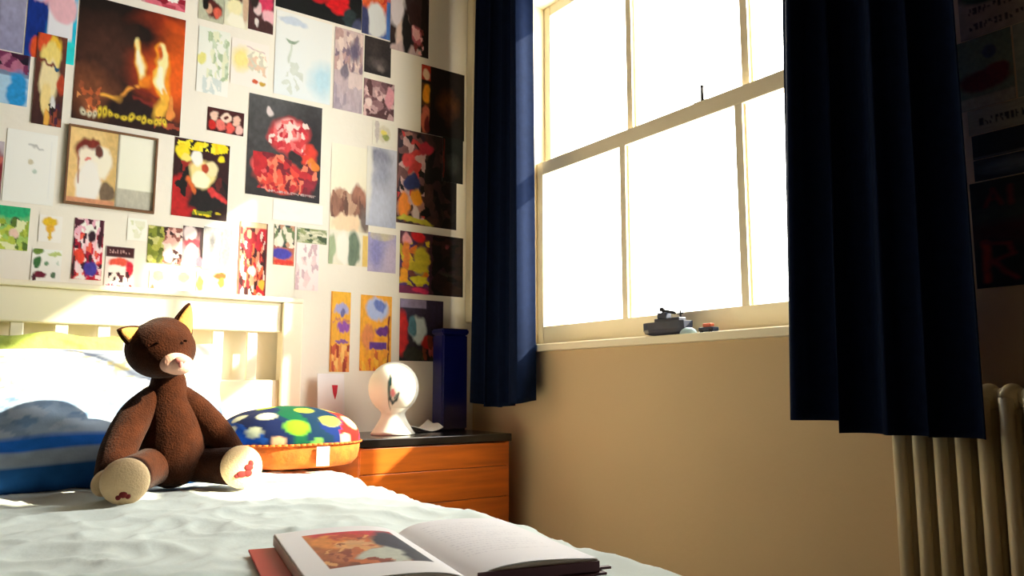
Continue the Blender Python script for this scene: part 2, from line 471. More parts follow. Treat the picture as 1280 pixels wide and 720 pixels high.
# duvet ------------------------------------------------------------
DZ = 0.447
def edge_x(y):      # right-hand fold of the duvet
    t = min(max((-0.5 - y) / 1.7, 0), 1)
    return -0.865 - 0.16 * t + 0.010 * math.sin(7 * y) + 0.006 * math.sin(17 * y + 1)
def wr(x, y):
    h = 0
    p = Vector((x * 2.2 + y * 1.0, y * 1.3 - x * .4, 0.3))
    h += 0.010 * (noise.noise(p * 1.2))
    r = 1 - abs(noise.noise(Vector((x * 3.4 + y * 2.2, y * 5.0 - x * 2.0, 2.0)))) * 2.4
    h += 0.0085 * max(0, r) ** 2
    r = 1 - abs(noise.noise(Vector((x * 9 - y * 3.0, y * 7 + x * 4, 5.0)))) * 2.6
    h += 0.0042 * max(0, r) ** 2
    r = 1 - abs(noise.noise(Vector((x * 4 - y * 8.0, y * 3 + x * 9, 9.0)))) * 2.6
    h += 0.0035 * max(0, r) ** 2
    return h
ys = np.linspace(-2.40, -0.10, 260)
rows = []
for y in ys:
    ex = edge_x(y); row = []
    for q in np.linspace(0, 1, 190):
        xx = -2.40 + q * (ex + 0.0 - (-2.40) + 0.26)
        over = xx - (ex - 0.045)
        if over <= 0: px_, pz_ = xx, 0.0; nrm = (0, 1)
        else:
            R = 0.05
            if over < R * PI / 2: a = over / R; px_ = ex - 0.045 + R * math.sin(a); pz_ = -R * (1 - math.cos(a)); nrm = (math.sin(a), math.cos(a))
            else: px_ = ex - 0.045 + R; pz_ = -R - (over - R * PI / 2); nrm = (1, 0)
        h = wr(xx, y)
        if xx < -2.30: pz_ -= (-2.30 - xx) ** 2 * 14
        if y < -2.32: pz_ -= (-2.32 - y) ** 2 * 30
        row.append((px_ + nrm[0] * (h + 0.004 * math.sin(30 * y)), y, DZ + pz_ + nrm[1] * h))
    rows.append(row)
P = np.array(rows)
me = sheet_mesh('duvet', P, 0.0)
# give it a thickness downwards
o = obj('duvet', me, 'duvet', None, smooth=True)
md = o.modifiers.new('solid', 'SOLIDIFY'); md.thickness = 0.014; md.offset = -1 if me.polygons[0].normal.z > 0 else 1
tag(o, 'pale mint green duvet spread over the bed with soft wrinkles', 'duvet')

# pillows ------------------------------------------------------------
def pillow(name, label, c, w, h, th, tilt, m, colf=None, yaw=0, seed=3, sag=0.0, cat='pillow', floppy=0.0):
    nu, nv = 90, 64
    th_ = np.linspace(-1, 1, nu)[:, None]; v_ = np.linspace(-1, 1, nv)[None, :]
    R = Matrix.Rotation(yaw, 3, 'Z') @ Matrix.Rotation(tilt, 3, 'X')
    V = []; C = []; F = []
    idx = {}
    for side in (1, -1):
        for i in range(nu):
            for j in range(nv):
                u = th_[i, 0]; v = v_[0, j]
                edge = (i in (0, nu - 1)) or (j in (0, nv - 1))
                if edge and (i, j) in idx: continue
                prof = (max(0, 1 - abs(u) ** 2.6) ** 0.55) * (max(0, 1 - abs(v) ** 2.6) ** 0.55)
                pin = 1 - 0.05 * (1 - abs(u)) * abs(v) ** 3 - floppy * (0.10 * abs(u) ** 4 + 0.07 * (0.5 + noise.noise(Vector((u * 2.5, 4, seed)))) + 0.02 * math.sin(u * 11))
                pinu = 1 - 0.04 * (1 - abs(v)) * abs(u) ** 3
                nz = noise.noise(Vector((u * 2.3 + seed, v * 2.1, side * 3))) * 0.16 + noise.noise(Vector((u * 5 + seed, v * 6, side * 3))) * (0.06 + 0.5 * floppy)
                z = side * th * prof * (1 + nz)
                p = Vector((u * w / 2 * pinu, v * h / 2 * pin, z - sag * (u * u)))
                p = R @ p + Vector(c)
                k = len(V); V.append(tuple(p))
                if edge: idx[(i, j)] = k
                idx[(i, j, side)] = k
                C.append((u * .5 + .5, .5 - v * .5))
        for i in range(nu - 1):
            for j in range(nv - 1):
                g = lambda a, b: idx.get((a, b)) if (a in (0, nu - 1) or b in (0, nv - 1)) else idx[(a, b, side)]
                f = (g(i, j), g(i + 1, j), g(i + 1, j + 1), g(i, j + 1))
                F.append(f if side > 0 else f[::-1])
    me = bpy.data.meshes.new(name); me.from_pydata(V, [], F); me.update()
    if colf:
        uv = np.array(C); set_col(me, colf(uv[:, 0], uv[:, 1]))
    o = obj(name, me, m, None, smooth=True)
    tag(o, label, cat)
    return o
def blue_pattern(u, v):
    ops = [('bg', (200, 210, 224), (170, 190, 216), 'v'),
           ('m', 0.0, 0.12, 1, 0.50, 360, [None, (150, 162, 188), (206, 196, 150), (222, 230, 238), (172, 184, 206)]),
           ('m', 0.0, 0.50, 1, 0.76, 130, [(140, 166, 200), (160, 184, 212), (122, 154, 194), (180, 198, 220)]),
           ('r', -.1, 0.76, 1.1, 0.84, (34, 110, 214)), ('r', -.1, 0.838, 1.1, 0.91, (150, 164, 186)), ('r', -.1, 0.91, 1.1, 1.1, (30, 84, 150))]
    return paint(u, v, ops, 11, 0.02)
pillow('pillow', 'light blue patterned pillow with blue stripes along its lower edge, propped behind the teddy', (-1.585, -0.468, 0.638), 0.74, 0.50, 0.105, math.radians(49), 'cloth_print', blue_pattern, seed=3)
pillow('pillow', 'olive green pillow standing upright between the blue pillow and the headboard', (-1.86, -0.185, 0.678), 0.78, 0.47, 0.066, math.radians(78), 'green_cloth', seed=9, floppy=1.0)
pillow('pillow', 'small plain white cushion leaning on the headboard right behind the teddy head', (-1.315, -0.140, 0.672), 0.34, 0.42, 0.048, math.radians(80), 'white_cloth', seed=14)

# ---------------------------------------------------------------- teddy
bear = thing('teddy', 'brown plush teddy with cream paws and pink muzzle sitting on the duvet', 'teddy bear', (-1.43, -0.78, 0.455))
bm = bmesh.new()
chain(bm, [(-1.448, -0.735, 0.735, 0.046), (-1.447, -0.735, 0.68, 0.058), (-1.437, -0.74, 0.61, 0.078), (-1.43, -0.745, 0.548, 0.086), (-1.43, -0.74, 0.520, 0.066)])
body = blob('body', bm, 'fur', bear)
bm = bmesh.new()
ell(bm, (-1.480, -0.775, 0.822), (0.089, 0.082, 0.078)); ell(bm, (-1.472, -0.80, 0.800), (0.066, 0.062, 0.055))
ell(bm, (-1.47, -0.765, 0.85), (0.070, 0.066, 0.060))
head = blob('head', bm, 'fur', bear)
bm = bmesh.new(); ell(bm, (-1.455, -0.853, 0.782), (0.040, 0.030, 0.029), rot=Matrix.Rotation(0.15, 3, 'Y'))
ell(bm, (-1.473, -0.856, 0.779), (0.024, 0.022, 0.021)); ell(bm, (-1.437, -0.856, 0.783), (0.022, 0.020, 0.02))
mz = blob('muzzle', bm, 'muzzle', head, voxel=0.004, smooth=5)
bm = bmesh.new(); ell(bm, (-1.452, -0.882, 0.791), (0.015, 0.007, 0.009)); ell(bm, (-1.452, -0.884, 0.781), (0.006, 0.005, 0.010)); obj('nose', bm, 'nose', mz, smooth=True)
for x, z in ((-1.505, 0.834), (-1.437, 0.842)):
    bm = bmesh.new(); ell(bm, (x, -0.852, z), (0.005, 0.004, 0.003)); obj('eye', bm, 'eye', head, smooth=True)
# ears: pointed outer shell + paler lining
def ear(base, tip, wid, facing):
    b = Vector(base); t = Vector(tip); ax = (t - b); L = ax.length; ax.normalize()
    f = Vector(facing); f = (f - f.dot(ax) * ax).normalized(); s = ax.cross(f)
    def build(scale, off, thick, lift):
        bm = bmesh.new(); n = 12; rings = []
        for i in range(n + 1):
            q = i / n; hw = wid * scale * (1 - q ** 1.5) ** 0.8 + 0.002; d = thick * (1 - q) + 0.003
            c = b + ax * L * (lift + q * (0.98 - lift * 1.6)) + f * off
            rings.append([bm.verts.new(c + s * hw * math.cos(a) + f * d * math.sin(a)) for a in np.linspace(0, 2 * PI, 20, endpoint=False)])
        for a_, b_ in zip(rings, rings[1:]):
            for k in range(20): bm.faces.new((a_[k], a_[(k + 1) % 20], b_[(k + 1) % 20], b_[k]))
        bm.faces.new(rings[0]); bm.faces.new(rings[-1])
        return bm
    e = obj('ear', build(1.0, 0, 0.014, 0), 'fur', head, smooth=True)
    obj('ear_lining', build(0.72, 0.010, 0.007, 0.12), 'lining', e, smooth=True)
ear((-1.434, -0.768, 0.862), (-1.414, -0.775, 0.952), 0.034, (0.35, -1, 0.1))
ear((-1.538, -0.780, 0.848), (-1.592, -0.800, 0.868), 0.032, (0.0, -1, 0.2))
# arms
bm = bmesh.new(); chain(bm, [(-1.482, -0.735, 0.692, 0.038), (-1.530, -0.765, 0.645, 0.044), (-1.572, -0.82, 0.570, 0.045), (-1.592, -0.875, 0.512, 0.042)])
arm = blob('arm', bm, 'fur', bear)
bm = bmesh.new(); ell(bm, (-1.606, -0.903, 0.497), (0.037, 0.028, 0.032), rot=Matrix.Rotation(-0.5, 3, 'Y')); obj('paw', bm, 'cream_fur', arm, smooth=True)
bm = bmesh.new(); chain(bm, [(-1.416, -0.735, 0.692, 0.038), (-1.372, -0.745, 0.655, 0.042), (-1.325, -0.765, 0.598, 0.043), (-1.288, -0.775, 0.545, 0.040)])
arm = blob('arm', bm, 'fur', bear)
bm = bmesh.new(); ell(bm, (-1.274, -0.785, 0.523), (0.028, 0.028, 0.028)); obj('paw', bm, 'cream_fur', arm, smooth=True)
# legs
def leg(pts, padc, nrm, r, marks):
    bm = bmesh.new(); chain(bm, pts)
    l = blob('leg', bm, 'fur', bear)
    n = Vector(nrm).normalized(); q = n.to_track_quat('Z', 'Y').to_matrix()
    bm = bmesh.new(); ell(bm, padc, (r, r, 0.020), rot=q, seg=32, rings=16)
    pad = obj('foot_pad', bm, 'cream_fur', l, smooth=True)
    bm = bmesh.new()
    up = Vector((0, 0, 1)); up = (up - up.dot(n) * n).normalized(); rt = up.cross(n)
    for (a, b_, s1, s2) in marks:
        rr = math.hypot(a, b_) / r
        c = Vector(padc) + rt * a + up * b_ + n * 0.020 * math.sqrt(max(0, 1 - rr * rr))
        ell(bm, c, (s1, s2, 0.0025), rot=q, seg=12, rings=8)
    obj('embroidery', bm, 'stitch', pad, smooth=True)
leg([(-1.475, -0.765, 0.520, 0.052), (-1.52, -0.83, 0.512, 0.050), (-1.557, -0.91, 0.508, 0.050), (-1.574, -0.965, 0.508, 0.050)],
    (-1.585, -1.004, 0.508), (-0.28, -1, 0.15), 0.053, [(0.0, -0.030, .009, .008), (-.010, -0.036, .006, .006), (.010, -0.034, .006, .006)])
leg([(-1.382, -0.74, 0.518, 0.050), (-1.345, -0.775, 0.513, 0.048), (-1.308, -0.82, 0.512, 0.050), (-1.296, -0.838, 0.512, 0.051)],
    (-1.284, -0.874, 0.513), (0.05, -1, 0.15), 0.056, [(-0.006, -0.020, .014, .009), (.012, -0.004, .013, .009), (.010, -0.018, .012, .010), (-.018, -0.024, .008, .006), (.018, 0.006, .008, .009)])

# ---------------------------------------------------------------- dotted cushion
cx, cy, cz = -0.992, -0.40, 0.464
cush = thing('cushion', 'round floor cushion with bright coloured dots on top and orange sides, lying on the bed', 'cushion', (cx, cy, cz))
def ring_mesh(prof, seg=110, sq=2.6):
    V = []; F = []
    for r, z in prof:
        for i in range(seg):
            a = 2 * PI * i / seg; c, s = math.cos(a), math.sin(a)
            k = (abs(c) ** sq + abs(s) ** sq) ** (-1 / sq)
            V.append((cx + r * 1.0 * k * c, cy + r * 0.92 * k * s, cz + z + 0.004 * noise.noise(Vector((c * r * 14, s * r * 14, 1)))))
    for j in range(len(prof) - 1):
        for i in range(seg):
            a = j * seg + i; b = j * seg + (i + 1) % seg
            F.append((a, b, b + seg, a + seg))
    me = bpy.data.meshes.new('c'); me.from_pydata(V, [], F); me.update(); return me
prof = [(0.228 * math.sin(t), 0.078 + 0.118 * math.cos(t) ** 0.8 if math.cos(t) > 0 else 0.078) for t in np.linspace(0.0001, PI / 2, 60)]
me = ring_mesh(prof)
V = np.array([v.co[:] for v in me.vertices]); rr = np.clip(np.repeat(np.linspace(0.0001, PI / 2, 60), 110), 0.001, PI / 2); lx = (V[:, 0] - cx) / 0.228 * (rr / (PI / 2)) / np.sin(rr); ly = (V[:, 1] - cy) / 0.215 * (rr / (PI / 2)) / np.sin(rr)
C = np.ones((len(V), 3)) * lin((12, 52, 92))
def sector(cond, c):
    global C
    C = np.where(cond[:, None], lin(c), C)
nzz = np.array([noise.noise(Vector((a * 3, b * 3, 7))) for a, b in zip(lx, ly)]) * 0.25
sector(lx + nzz < -0.28, (16, 34, 92)); sector(lx + nzz < -0.62, (22, 82, 190))
sector((ly + nzz > 0.28) & (lx < .45), (44, 96, 52)); sector((ly + nzz * 1.5 > 0.62) & (lx < .2), (128, 168, 50))
sector((lx + nzz > -0.22) & (lx + nzz < 0.02), (10, 96, 70)); sector((lx + nzz > 0.30) & (ly + nzz < 0.7), (18, 48, 130))
sector(lx + nzz * .8 + 0.2 * ly > 0.22, (222, 38, 36)); sector((lx + nzz > 0.30) & (ly + nzz > 0.45), (226, 96, 36)); sector(lx + nzz * .5 > 0.80, (224, 50, 110))
DOTS = [(-0.80, -0.30, .10, (236, 240, 230)), (-0.62, -0.62, .10, (216, 232, 214)), (-0.56, -0.12, .10, (226, 236, 226)), (-0.42, 0.26, .10, (226, 232, 120)), (-0.36, -0.40, .10, (226, 236, 220)),
        (-0.24, -0.05, .09, (190, 226, 70)), (-0.14, -0.72, .14, (130, 214, 40)), (-0.10, 0.40, .09, (226, 226, 110)), (0.04, -0.32, .09, (206, 230, 80)), (0.10, 0.12, .13, (110, 220, 206)), (0.26, -0.60, .12, (226, 236, 90)), (0.34, -0.16, .10, (236, 232, 110)), (0.40, 0.26, .11, (252, 180, 90)),
        (0.58, -0.46, .15, (252, 226, 180)), (0.66, -0.04, .11, (255, 206, 150)), (0.52, -0.86, .09, (250, 220, 190)), (-0.70, 0.45, .10, (60, 140, 230)), (-0.42, -0.90, .09, (226, 190, 160)),
        (0.24, 0.62, .11, (250, 120, 60)), (-0.74, -0.86, .08, (240, 200, 170)), (0.10, -0.98, .08, (120, 200, 90)), (0.84, -0.34, .09, (255, 196, 180)), (0.86, 0.24, .09, (250, 120, 150)), (-0.3, 0.72, .09, (200, 220, 90))]
for a, b_, r, c in DOTS:
    d = np.hypot(lx - a, ly - b_) / r - 1
    k = sm(d, 0.12)[:, None]; C = C * (1 - k) + lin(c) * k
set_col(me, C * np.array([0.62, 0.58, 0.5]))
obj('dotted_cover', me, 'cloth_print', cush, smooth=True)
prof = [(0.001, 0.0), (0.17, 0.0), (0.205, 0.006), (0.222, 0.025), (0.227, 0.050), (0.229, 0.078), (0.222, 0.082)]
obj('side_band', ring_mesh(prof), 'orange_cloth', cush, smooth=True)
bm = bmesh.new()
def sq_pt(a, r):
    c, s = math.cos(a), math.sin(a); k = (abs(c) ** 2.6 + abs(s) ** 2.6) ** (-1 / 2.6)
    return (cx + r * k * c, cy + r * 0.92 * k * s)
pts = []
for a in np.linspace(0, 2 * PI, 80, endpoint=False):
    x_, y_ = sq_pt(a, 0.233); pts.append((x_, y_, cz + 0.079))
for p, q in zip(pts, pts[1:] + pts[:1]): tube(bm, p, q, 0.0035, seg=8)
obj('piping', bm, 'orange_cloth', cush, smooth=True)
bm = bmesh.new(); a0 = -1.50
for k in range(6):
    a = a0 + 0.03 * k; b = a + 0.03
    p0 = sq_pt(a, 0.236); p1 = sq_pt(b, 0.236)
    vs = [bm.verts.new((p0[0], p0[1], cz + 0.012)), bm.verts.new((p1[0], p1[1], cz + 0.012)), bm.verts.new((p1[0], p1[1], cz + 0.072)), bm.verts.new((p0[0], p0[1], cz + 0.072))]
    bm.faces.new(vs)
t_ = obj('care_tag', bm, 'white_tag', cush); md = t_.modifiers.new('s', 'SOLIDIFY'); md.thickness = 0.002; md.offset = 0

# ---------------------------------------------------------------- bedside cabinet
NX0, NX1, NY0, NY1 = -0.757, -0.115, -0.45, -0.03
ns = thing('bedside_cabinet', 'orange pine bedside cabinet with a black top in the corner by the bed', 'bedside cabinet', ((NX0 + NX1) / 2, -0.24, 0))
bm = bmesh.new(); box(bm, NX0, NX0 + 0.018, NY0, NY1, 0.0, 0.512); box(bm, NX1 - 0.018, NX1, NY0, NY1, 0.0, 0.512)
box(bm, NX0 + .018, NX1 - .018, NY1 - 0.012, NY1, 0.0, 0.512); box(bm, NX0 + .018, NX1 - .018, NY0 + .012, NY1 - .012, 0.04, 0.056)
box(bm, NX0 + .018, NX1 - .018, NY0 + .012, NY1 - .012, 0.498, 0.512); box(bm, NX0 + .018, NX1 - .018, NY0 + .006, NY0 + .02, 0.0, 0.04)
obj('carcass', bm, 'wood', ns, bevel=0.002)
obj('top', B(NX0 - 0.002, NX1 + 0.008, NY0 - 0.008, NY1 + .01, 0.512, 0.542), 'black_top', ns, bevel=0.003)
for z0, z1 in ((0.420, 0.508), (0.304, 0.417), (0.182, 0.301), (0.05, 0.179)):
    d = obj('drawer', B(NX0 + .004, NX1 - .004, NY0 - .004, NY0 + .012, z0, z1), 'wood', ns, bevel=0.0015)
    obj('drawer_lip', B(NX0 + .03, NX1 - .03, NY0 - .001, NY0 + .003, z0 - 0.0025, z0 - .0005), 'wood_dark', d)  # dark strip standing in for the shade in the gap below each drawer
TZ = 0.542

# white rounded figure
fg = thing('figurine', 'white egg-headed ceramic figure with a teal bird motif standing on the bedside cabinet', 'figurine', (-0.53, -0.26, TZ))
prof = [(0.0005, 0), (0.080, 0.0), (0.086, 0.004), (0.078, 0.014), (0.062, 0.040), (0.050, 0.062), (0.045, 0.076), (0.048, 0.088), (0.062, 0.102)]
for t in np.linspace(-0.88, PI / 2 - 0.001, 40): prof.append((0.097 * math.cos(t) * (1 if t > 0 else 1), 0.178 + 0.101 * math.sin(t)))
prof = sorted(set(prof), key=lambda p: p[1])
bm = lathe(prof, seg=120, cap=False)
me = bpy.data.meshes.new('figure'); bmesh.ops.recalc_face_normals(bm, faces=bm.faces); bm.to_mesh(me); bm.free()
V = np.array([v.co[:] for v in me.vertices])
ang = math.atan2(-3.0 + 0.26, -1.92 + 0.53)      # towards the viewer
A = (np.arctan2(V[:, 1], V[:, 0]) - ang + PI) % (2 * PI) - PI
uu = np.clip(A / 2.4 + 0.5, 0, 1); vv = 1 - V[:, 2] / 0.279
ops = [('bg', (236, 232, 220), (238, 236, 226), 'v'),
       ('l', .415, .30, .42, .64, .010, (110, 124, 108)), ('e', .435, .27, .030, .085, (30, 72, 72)), ('e', .43, .20, .014, .04, (30, 66, 66)), ('l', .43, .34, .44, .50, .020, (52, 84, 84)),  # first upright stroke is the shade line of the head's crease, painted in
       ('e', .490, .43, .036, .052, (226, 140, 146)), ('l', .45, .50, .49, .56, .020, (34, 62, 70)), ('l', .49, .56, .555, .52, .018, (44, 76, 80)), ('l', .555, .52, .585, .43, .020, (34, 60, 66)), ('l', .52, .50, .55, .45, .012, (60, 96, 96))]
set_col(me, paint(uu, vv, ops, 5, 0.01, 0))
me.transform(Matrix.Translation(fg.location))
obj('glazed_body', me, 'paint', fg, smooth=True)
# tall blue box
bt = thing('storage_box', 'tall deep blue plastic box standing in the corner on the bedside cabinet', 'box', (-0.17, -0.12, TZ))
bm = B(-0.232, -0.105, -0.125, -0.034, TZ, 0.952); bmesh.ops.bevel(bm, geom=[e for e in bm.edges], offset=0.008, segments=3, affect='EDGES')
obj('box_body', bm, 'blue_plastic', bt, smooth=False)
bm = B(-0.236, -0.101, -0.129, -0.030, 0.950, 0.975); bmesh.ops.bevel(bm, geom=[e for e in bm.edges], offset=0.006, segments=3, affect='EDGES')
obj('lid', bm, 'blue_plastic', bt)
# crumpled white paper
n = 30; u, v = np.meshgrid(np.linspace(0, 1, n), np.linspace(0, 1, n), indexing='ij')
P = np.stack([-0.44 + 0.17 * u, -0.20 + 0.13 * v, TZ + 0.012 + 0.012 * np.sin(3.0 * u + 1) ** 2 + 0.030 * (2 * u - 1) ** 2 * (0.4 + .6 * v) + 0.004 * np.sin(9 * v + 5 * u)], -1)
P[..., 2] -= (P[..., 2].min() - TZ - 0.0035)
o = obj('paper_sheet', sheet_mesh('paper_sheet', P, -0.003), 'paper', None, smooth=True)
tag(o, 'small curled white sheet of paper lying behind the egg-headed figure', 'paper')
# white card with red drop
o = thing('greeting_card', 'tall white card with a red wedge mark standing at the left of the bedside cabinet', 'card', (-0.70, -0.055, TZ))
bm = bmesh.new(); box(bm, -0.752, -0.640, -0.060, -0.058, TZ, 0.778)
bmesh.ops.rotate(bm, verts=bm.verts, cent=(-.7, -.058, TZ), matrix=Matrix.Rotation(-0.10, 3, 'X'))
obj('card_front', bm, 'paper', o)
bm = bmesh.new()
for pts in ([(-0.692, .732), (-0.668, .732), (-0.672, .700), (-0.680, .675), (-0.688, .700)],):
    f0 = [bm.verts.new((a, -0.0615, b)) for a, b in pts]; f1 = [bm.verts.new((a, -0.0601, b)) for a, b in pts]
    bm.faces.new(f0); bm.faces.new(f1[::-1])
    for k in range(len(pts)): bm.faces.new((f0[k], f0[(k + 1) % len(pts)], f1[(k + 1) % len(pts)], f1[k]))
bmesh.ops.rotate(bm, verts=bm.verts, cent=(-.7, -.058, TZ), matrix=Matrix.Rotation(-0.10, 3, 'X'))
obj('red_mark', bm, 'red_ink', o)

# ---------------------------------------------------------------- open book
bk = thing('book', 'large open art book with a colour plate on its left page, lying on the duvet', 'book', (-1.305, -1.93, 0.458))
BR = Matrix.Rotation(math.radians(-12), 3, 'Z')
def bl(p): return BR @ Vector(p) + Vector((-1.303, -1.918, 0.460))
HL = 0.186
def block(sgn, w, th, name, m):
    # curved page block: u from the spine outwards
    n = 26; top = []; bot = []
    for i in range(n + 1):
        q = i / n; x = sgn * w * q
        z = th * (1 - math.exp(-q * 9)) * (1 - 0.12 * q) + 0.004 + 0.004 * math.sin(PI * q)
        top.append((x, z)); bot.append((x, 0.0022))
    bm = bmesh.new(); R = []
    for y in (-HL, HL):
        R.append(([bm.verts.new(bl((x, y, z))) for x, z in top], [bm.verts.new(bl((x, y, z))) for x, z in bot]))
    (t0, b0), (t1, b1) = R
    for i in range(n):
        bm.faces.new((t0[i], t0[i + 1], t1[i + 1], t1[i])); bm.faces.new((b0[i], b1[i], b1[i + 1], b0[i + 1]))
        bm.faces.new((t0[i], b0[i], b0[i + 1], t0[i + 1])); bm.faces.new((t1[i], t1[i + 1], b1[i + 1], b1[i]))
    bm.faces.new((t0[n], b0[n], b1[n], t1[n])); bm.faces.new((t0[0], t1[0], b1[0], b0[0]))
    return obj(name, bm, m, bk), top
for sgn, w, th in ((-1, 0.212, 0.016), (1, 0.190, 0.016)):
    o_, top = block(sgn, w, th, 'page_block', 'paper_edge')
    # uppermost printed page
    nu, nv = 90, 150
    u, v = np.meshgrid(np.linspace(0, 1, nu), np.linspace(0, 1, nv), indexing='ij')
    q = u; x = sgn * (w - .001) * q
    z = th * (1 - np.exp(-q * 9)) * (1 - 0.12 * q) + 0.004 + 0.004 * np.sin(PI * q) + 0.0012
    P = np.zeros((nu, nv, 3))
    R3 = np.array(BR)
    L_ = np.stack([x, HL - 2 * HL * v, z], -1) @ R3.T + np.array([-1.303, -1.918, 0.460])
    me = sheet_mesh('page', L_, 0)
    if sgn < 0:
        uu = 1 - u      # left page, u left->right
        ops = [('bg', (244, 242, 244), (244, 242, 244), 'v')]
        C = paint(uu, v, ops, 2, 0, 0)
        a = (uu - 0.17) / (0.86 - 0.17); b = (v - 0.13) / (0.80 - 0.13)
        D = paint(a, b, [('bg', (214, 128, 66), (150, 70, 40), 'v'), ('e', .60, .02, .50, .22, (206, 50, 62)), ('e', .25, .3, .2, .22, (226, 140, 66)),
                         ('e', .45, .18, .18, .08, (190, 66, 40)), ('e', .52, .45, .28, .16, (226, 170, 120)), ('e', .30, .72, .22, .14, (190, 110, 70)),
                         ('e', .93, .50, .28, .48, (30, 36, 60)), ('e', .62, .82, .26, .20, (200, 204, 190)), ('e', .40, 1.0, .2, .12, (120, 56, 34)),
                         ('m', 0.05, .2, .65, .95, 70, [None, None, (232, 170, 110), (150, 64, 40), (206, 110, 60), None]),
                         ('e', .98, .9, .18, .3, (24, 30, 48))], 4, 0.05)
        ins = (a > 0) & (a < 1) & (b > 0) & (b < 1)
        C = np.where(ins[..., None], D, C)
    else:
        ops = [('bg', (246, 244, 248), (242, 240, 246), 'v')]
        for k in range(16):
            ops.append(('t', .14, .12 + k * .042, .86 if k % 5 != 4 else .6, .132 + k * .042, 26, (222, 220, 228)))
        C = paint(u, v, ops, 3, 0, 0)
    set_col(me, C.reshape(-1, 3))
    md = obj('printed_page', me, 'paint', bk, smooth=True).modifiers.new('s', 'SOLIDIFY'); md.thickness = 0.001; md.offset = 0
def cover(sgn, w, m, y0, y1):
    bm = bmesh.new(); box(bm, min(0, sgn * w), max(0, sgn * w), y0, y1, -0.0022, 0.0016)
    for v_ in bm.verts: v_.co = bl(v_.co)
    return bm
obj('cover_board', cover(-1, 0.252, None, -HL - .008, HL - .015), 'red_cover', bk, bevel=0.001)
obj('cover_board', cover(1, 0.200, None, -HL - .008, HL + .006), 'maroon', bk, bevel=0.001)
bm = bmesh.new(); box(bm, 0.006, 0.191, -HL - 0.0035, -HL - .0004, 0.0016, 0.017)
for v_ in bm.verts: v_.co = bl(v_.co)
obj('page_end_band', bm, 'maroon', bk, bevel=0.001)
bm = bmesh.new(); box(bm, 0.185, 0.215, -HL + 0.006, -HL + .014, 0.002, 0.0055)
for v_ in bm.verts: v_.co = bl(v_.co)
obj('ribbon_marker', bm, 'maroon', bk)

# ---------------------------------------------------------------- things on the sill
SZ = WZ0 + 0.026
tb = thing('toy_boat', 'dark navy toy boat with a small cabin and mast on the window sill', 'toy boat', (0.0, -1.2, SZ + .0))
bm = bmesh.new()
secs = [(-1.100, .002, .045), (-1.115, .016, .010), (-1.14, .024, .004), (-1.18, .027, .0), (-1.24, .027, .0), (-1.285, .025, .004), (-1.300, .022, .012)]
R = []
for y, hw, zb in secs:
    R.append([bm.verts.new((-0.010 + s * hw * k, y, SZ + z)) for s, k, z in ((-1, .55, zb), (-1, .9, .022), (-1, 1, .046), (1, 1, .046), (1, .9, .022), (1, .55, zb))])
for a, b in zip(R, R[1:]):
    for k in range(6): bm.faces.new((a[k], a[(k + 1) % 6], b[(k + 1) % 6], b[k]))
bm.faces.new(R[0]); bm.faces.new(R[-1])
obj('hull', bm, 'navy_plastic', tb, bevel=0.002)
bm = bmesh.new(); box(bm, -.026, .008, -1.275, -1.165, SZ + .044, SZ + .058); box(bm, -.022, .004, -1.215, -1.175, SZ + .058, SZ + .078); obj('cabin', bm, 'navy_plastic', tb, bevel=0.002)
bm = bmesh.new(); tube(bm, (-.01, -1.192, SZ + .076), (-.01, -1.192, SZ + .090), .005); tube(bm, (-.01, -1.180, SZ + .088), (-.01, -1.245, SZ + .074), .005); ell(bm, (-.01, -1.186, SZ + .09), (.008, .010, .007))
obj('gun', bm, 'metal_dark', tb, smooth=True)
bm = bmesh.new(); tube(bm, (-.01, -1.268, SZ + .056), (-.01, -1.268, SZ + .084), .004, .002); tube(bm, (-.01, -1.256, SZ + .07), (-.01, -1.28, SZ + .07), .0025); obj('mast', bm, 'metal_dark', tb, smooth=True)
bm = bmesh.new(); ell(bm, (-0.026, -1.313, SZ), (.016, .034, .021))
bmesh.ops.bisect_plane(bm, geom=bm.verts[:] + bm.edges[:] + bm.faces[:], plane_co=(0, 0, SZ + .0004), plane_no=(0, 0, -1), clear_outer=True)
bmesh.ops.holes_fill(bm, edges=bm.edges)
tag(obj('toy_dome', bm, 'teal_plastic', None, smooth=True), 'tiny pale blue dome resting against the stern of the toy boat', 'toy')
tc_ = thing('toy_car', 'tiny dark toy car with an orange roof on the sill right of the pale dome', 'toy car', (-.01, -1.38, SZ))
bm = bmesh.new(); box(bm, -.024, .004, -1.412, -1.352, SZ + .005, SZ + .018); obj('car_body', bm, 'navy_plastic', tc_, bevel=0.003)
bm = bmesh.new(); box(bm, -.020, .000, -1.398, -1.366, SZ + .018, SZ + .030); obj('roof', bm, 'orange_plastic', tc_, bevel=0.003)
for y in (-1.365, -1.40):
    for x in (-.025, .001):
        bm = bmesh.new(); tube(bm, (x, y, SZ + .006), (x + .004, y, SZ + .006), .006, seg=14); obj('wheel', bm, 'metal_dark', tc_)

# ---------------------------------------------------------------- printed pictures on the poster wall
K = (18, 14, 14); DK = (40, 30, 28); RED = (206, 34, 30); ORG = (240, 120, 40); YEL = (246, 214, 50); CRM = (246, 226, 178)
PNK = (236, 160, 168); MAG = (206, 40, 84); GRN = (70, 130, 60); LIM = (170, 190, 70); PUR = (96, 56, 150); NVY = (34, 40, 84)
BRN = (110, 64, 40); TAN = (206, 170, 126); GRY = (150, 146, 146); MAU = (190, 160, 166); SKY = (150, 196, 232); W_ = (248, 244, 238)
G = 'pictures stuck on the poster wall'
PR = []
def pic(rect, ops, label, cat='poster', warp=0.03, lift=0.0012, name=None):
    PR.append(1)
    return flat_print(name or 'wall_' + cat.replace(' ', '_'), rect, ops, label, cat, G, 100 + len(PR), lift=lift, warp=warp)

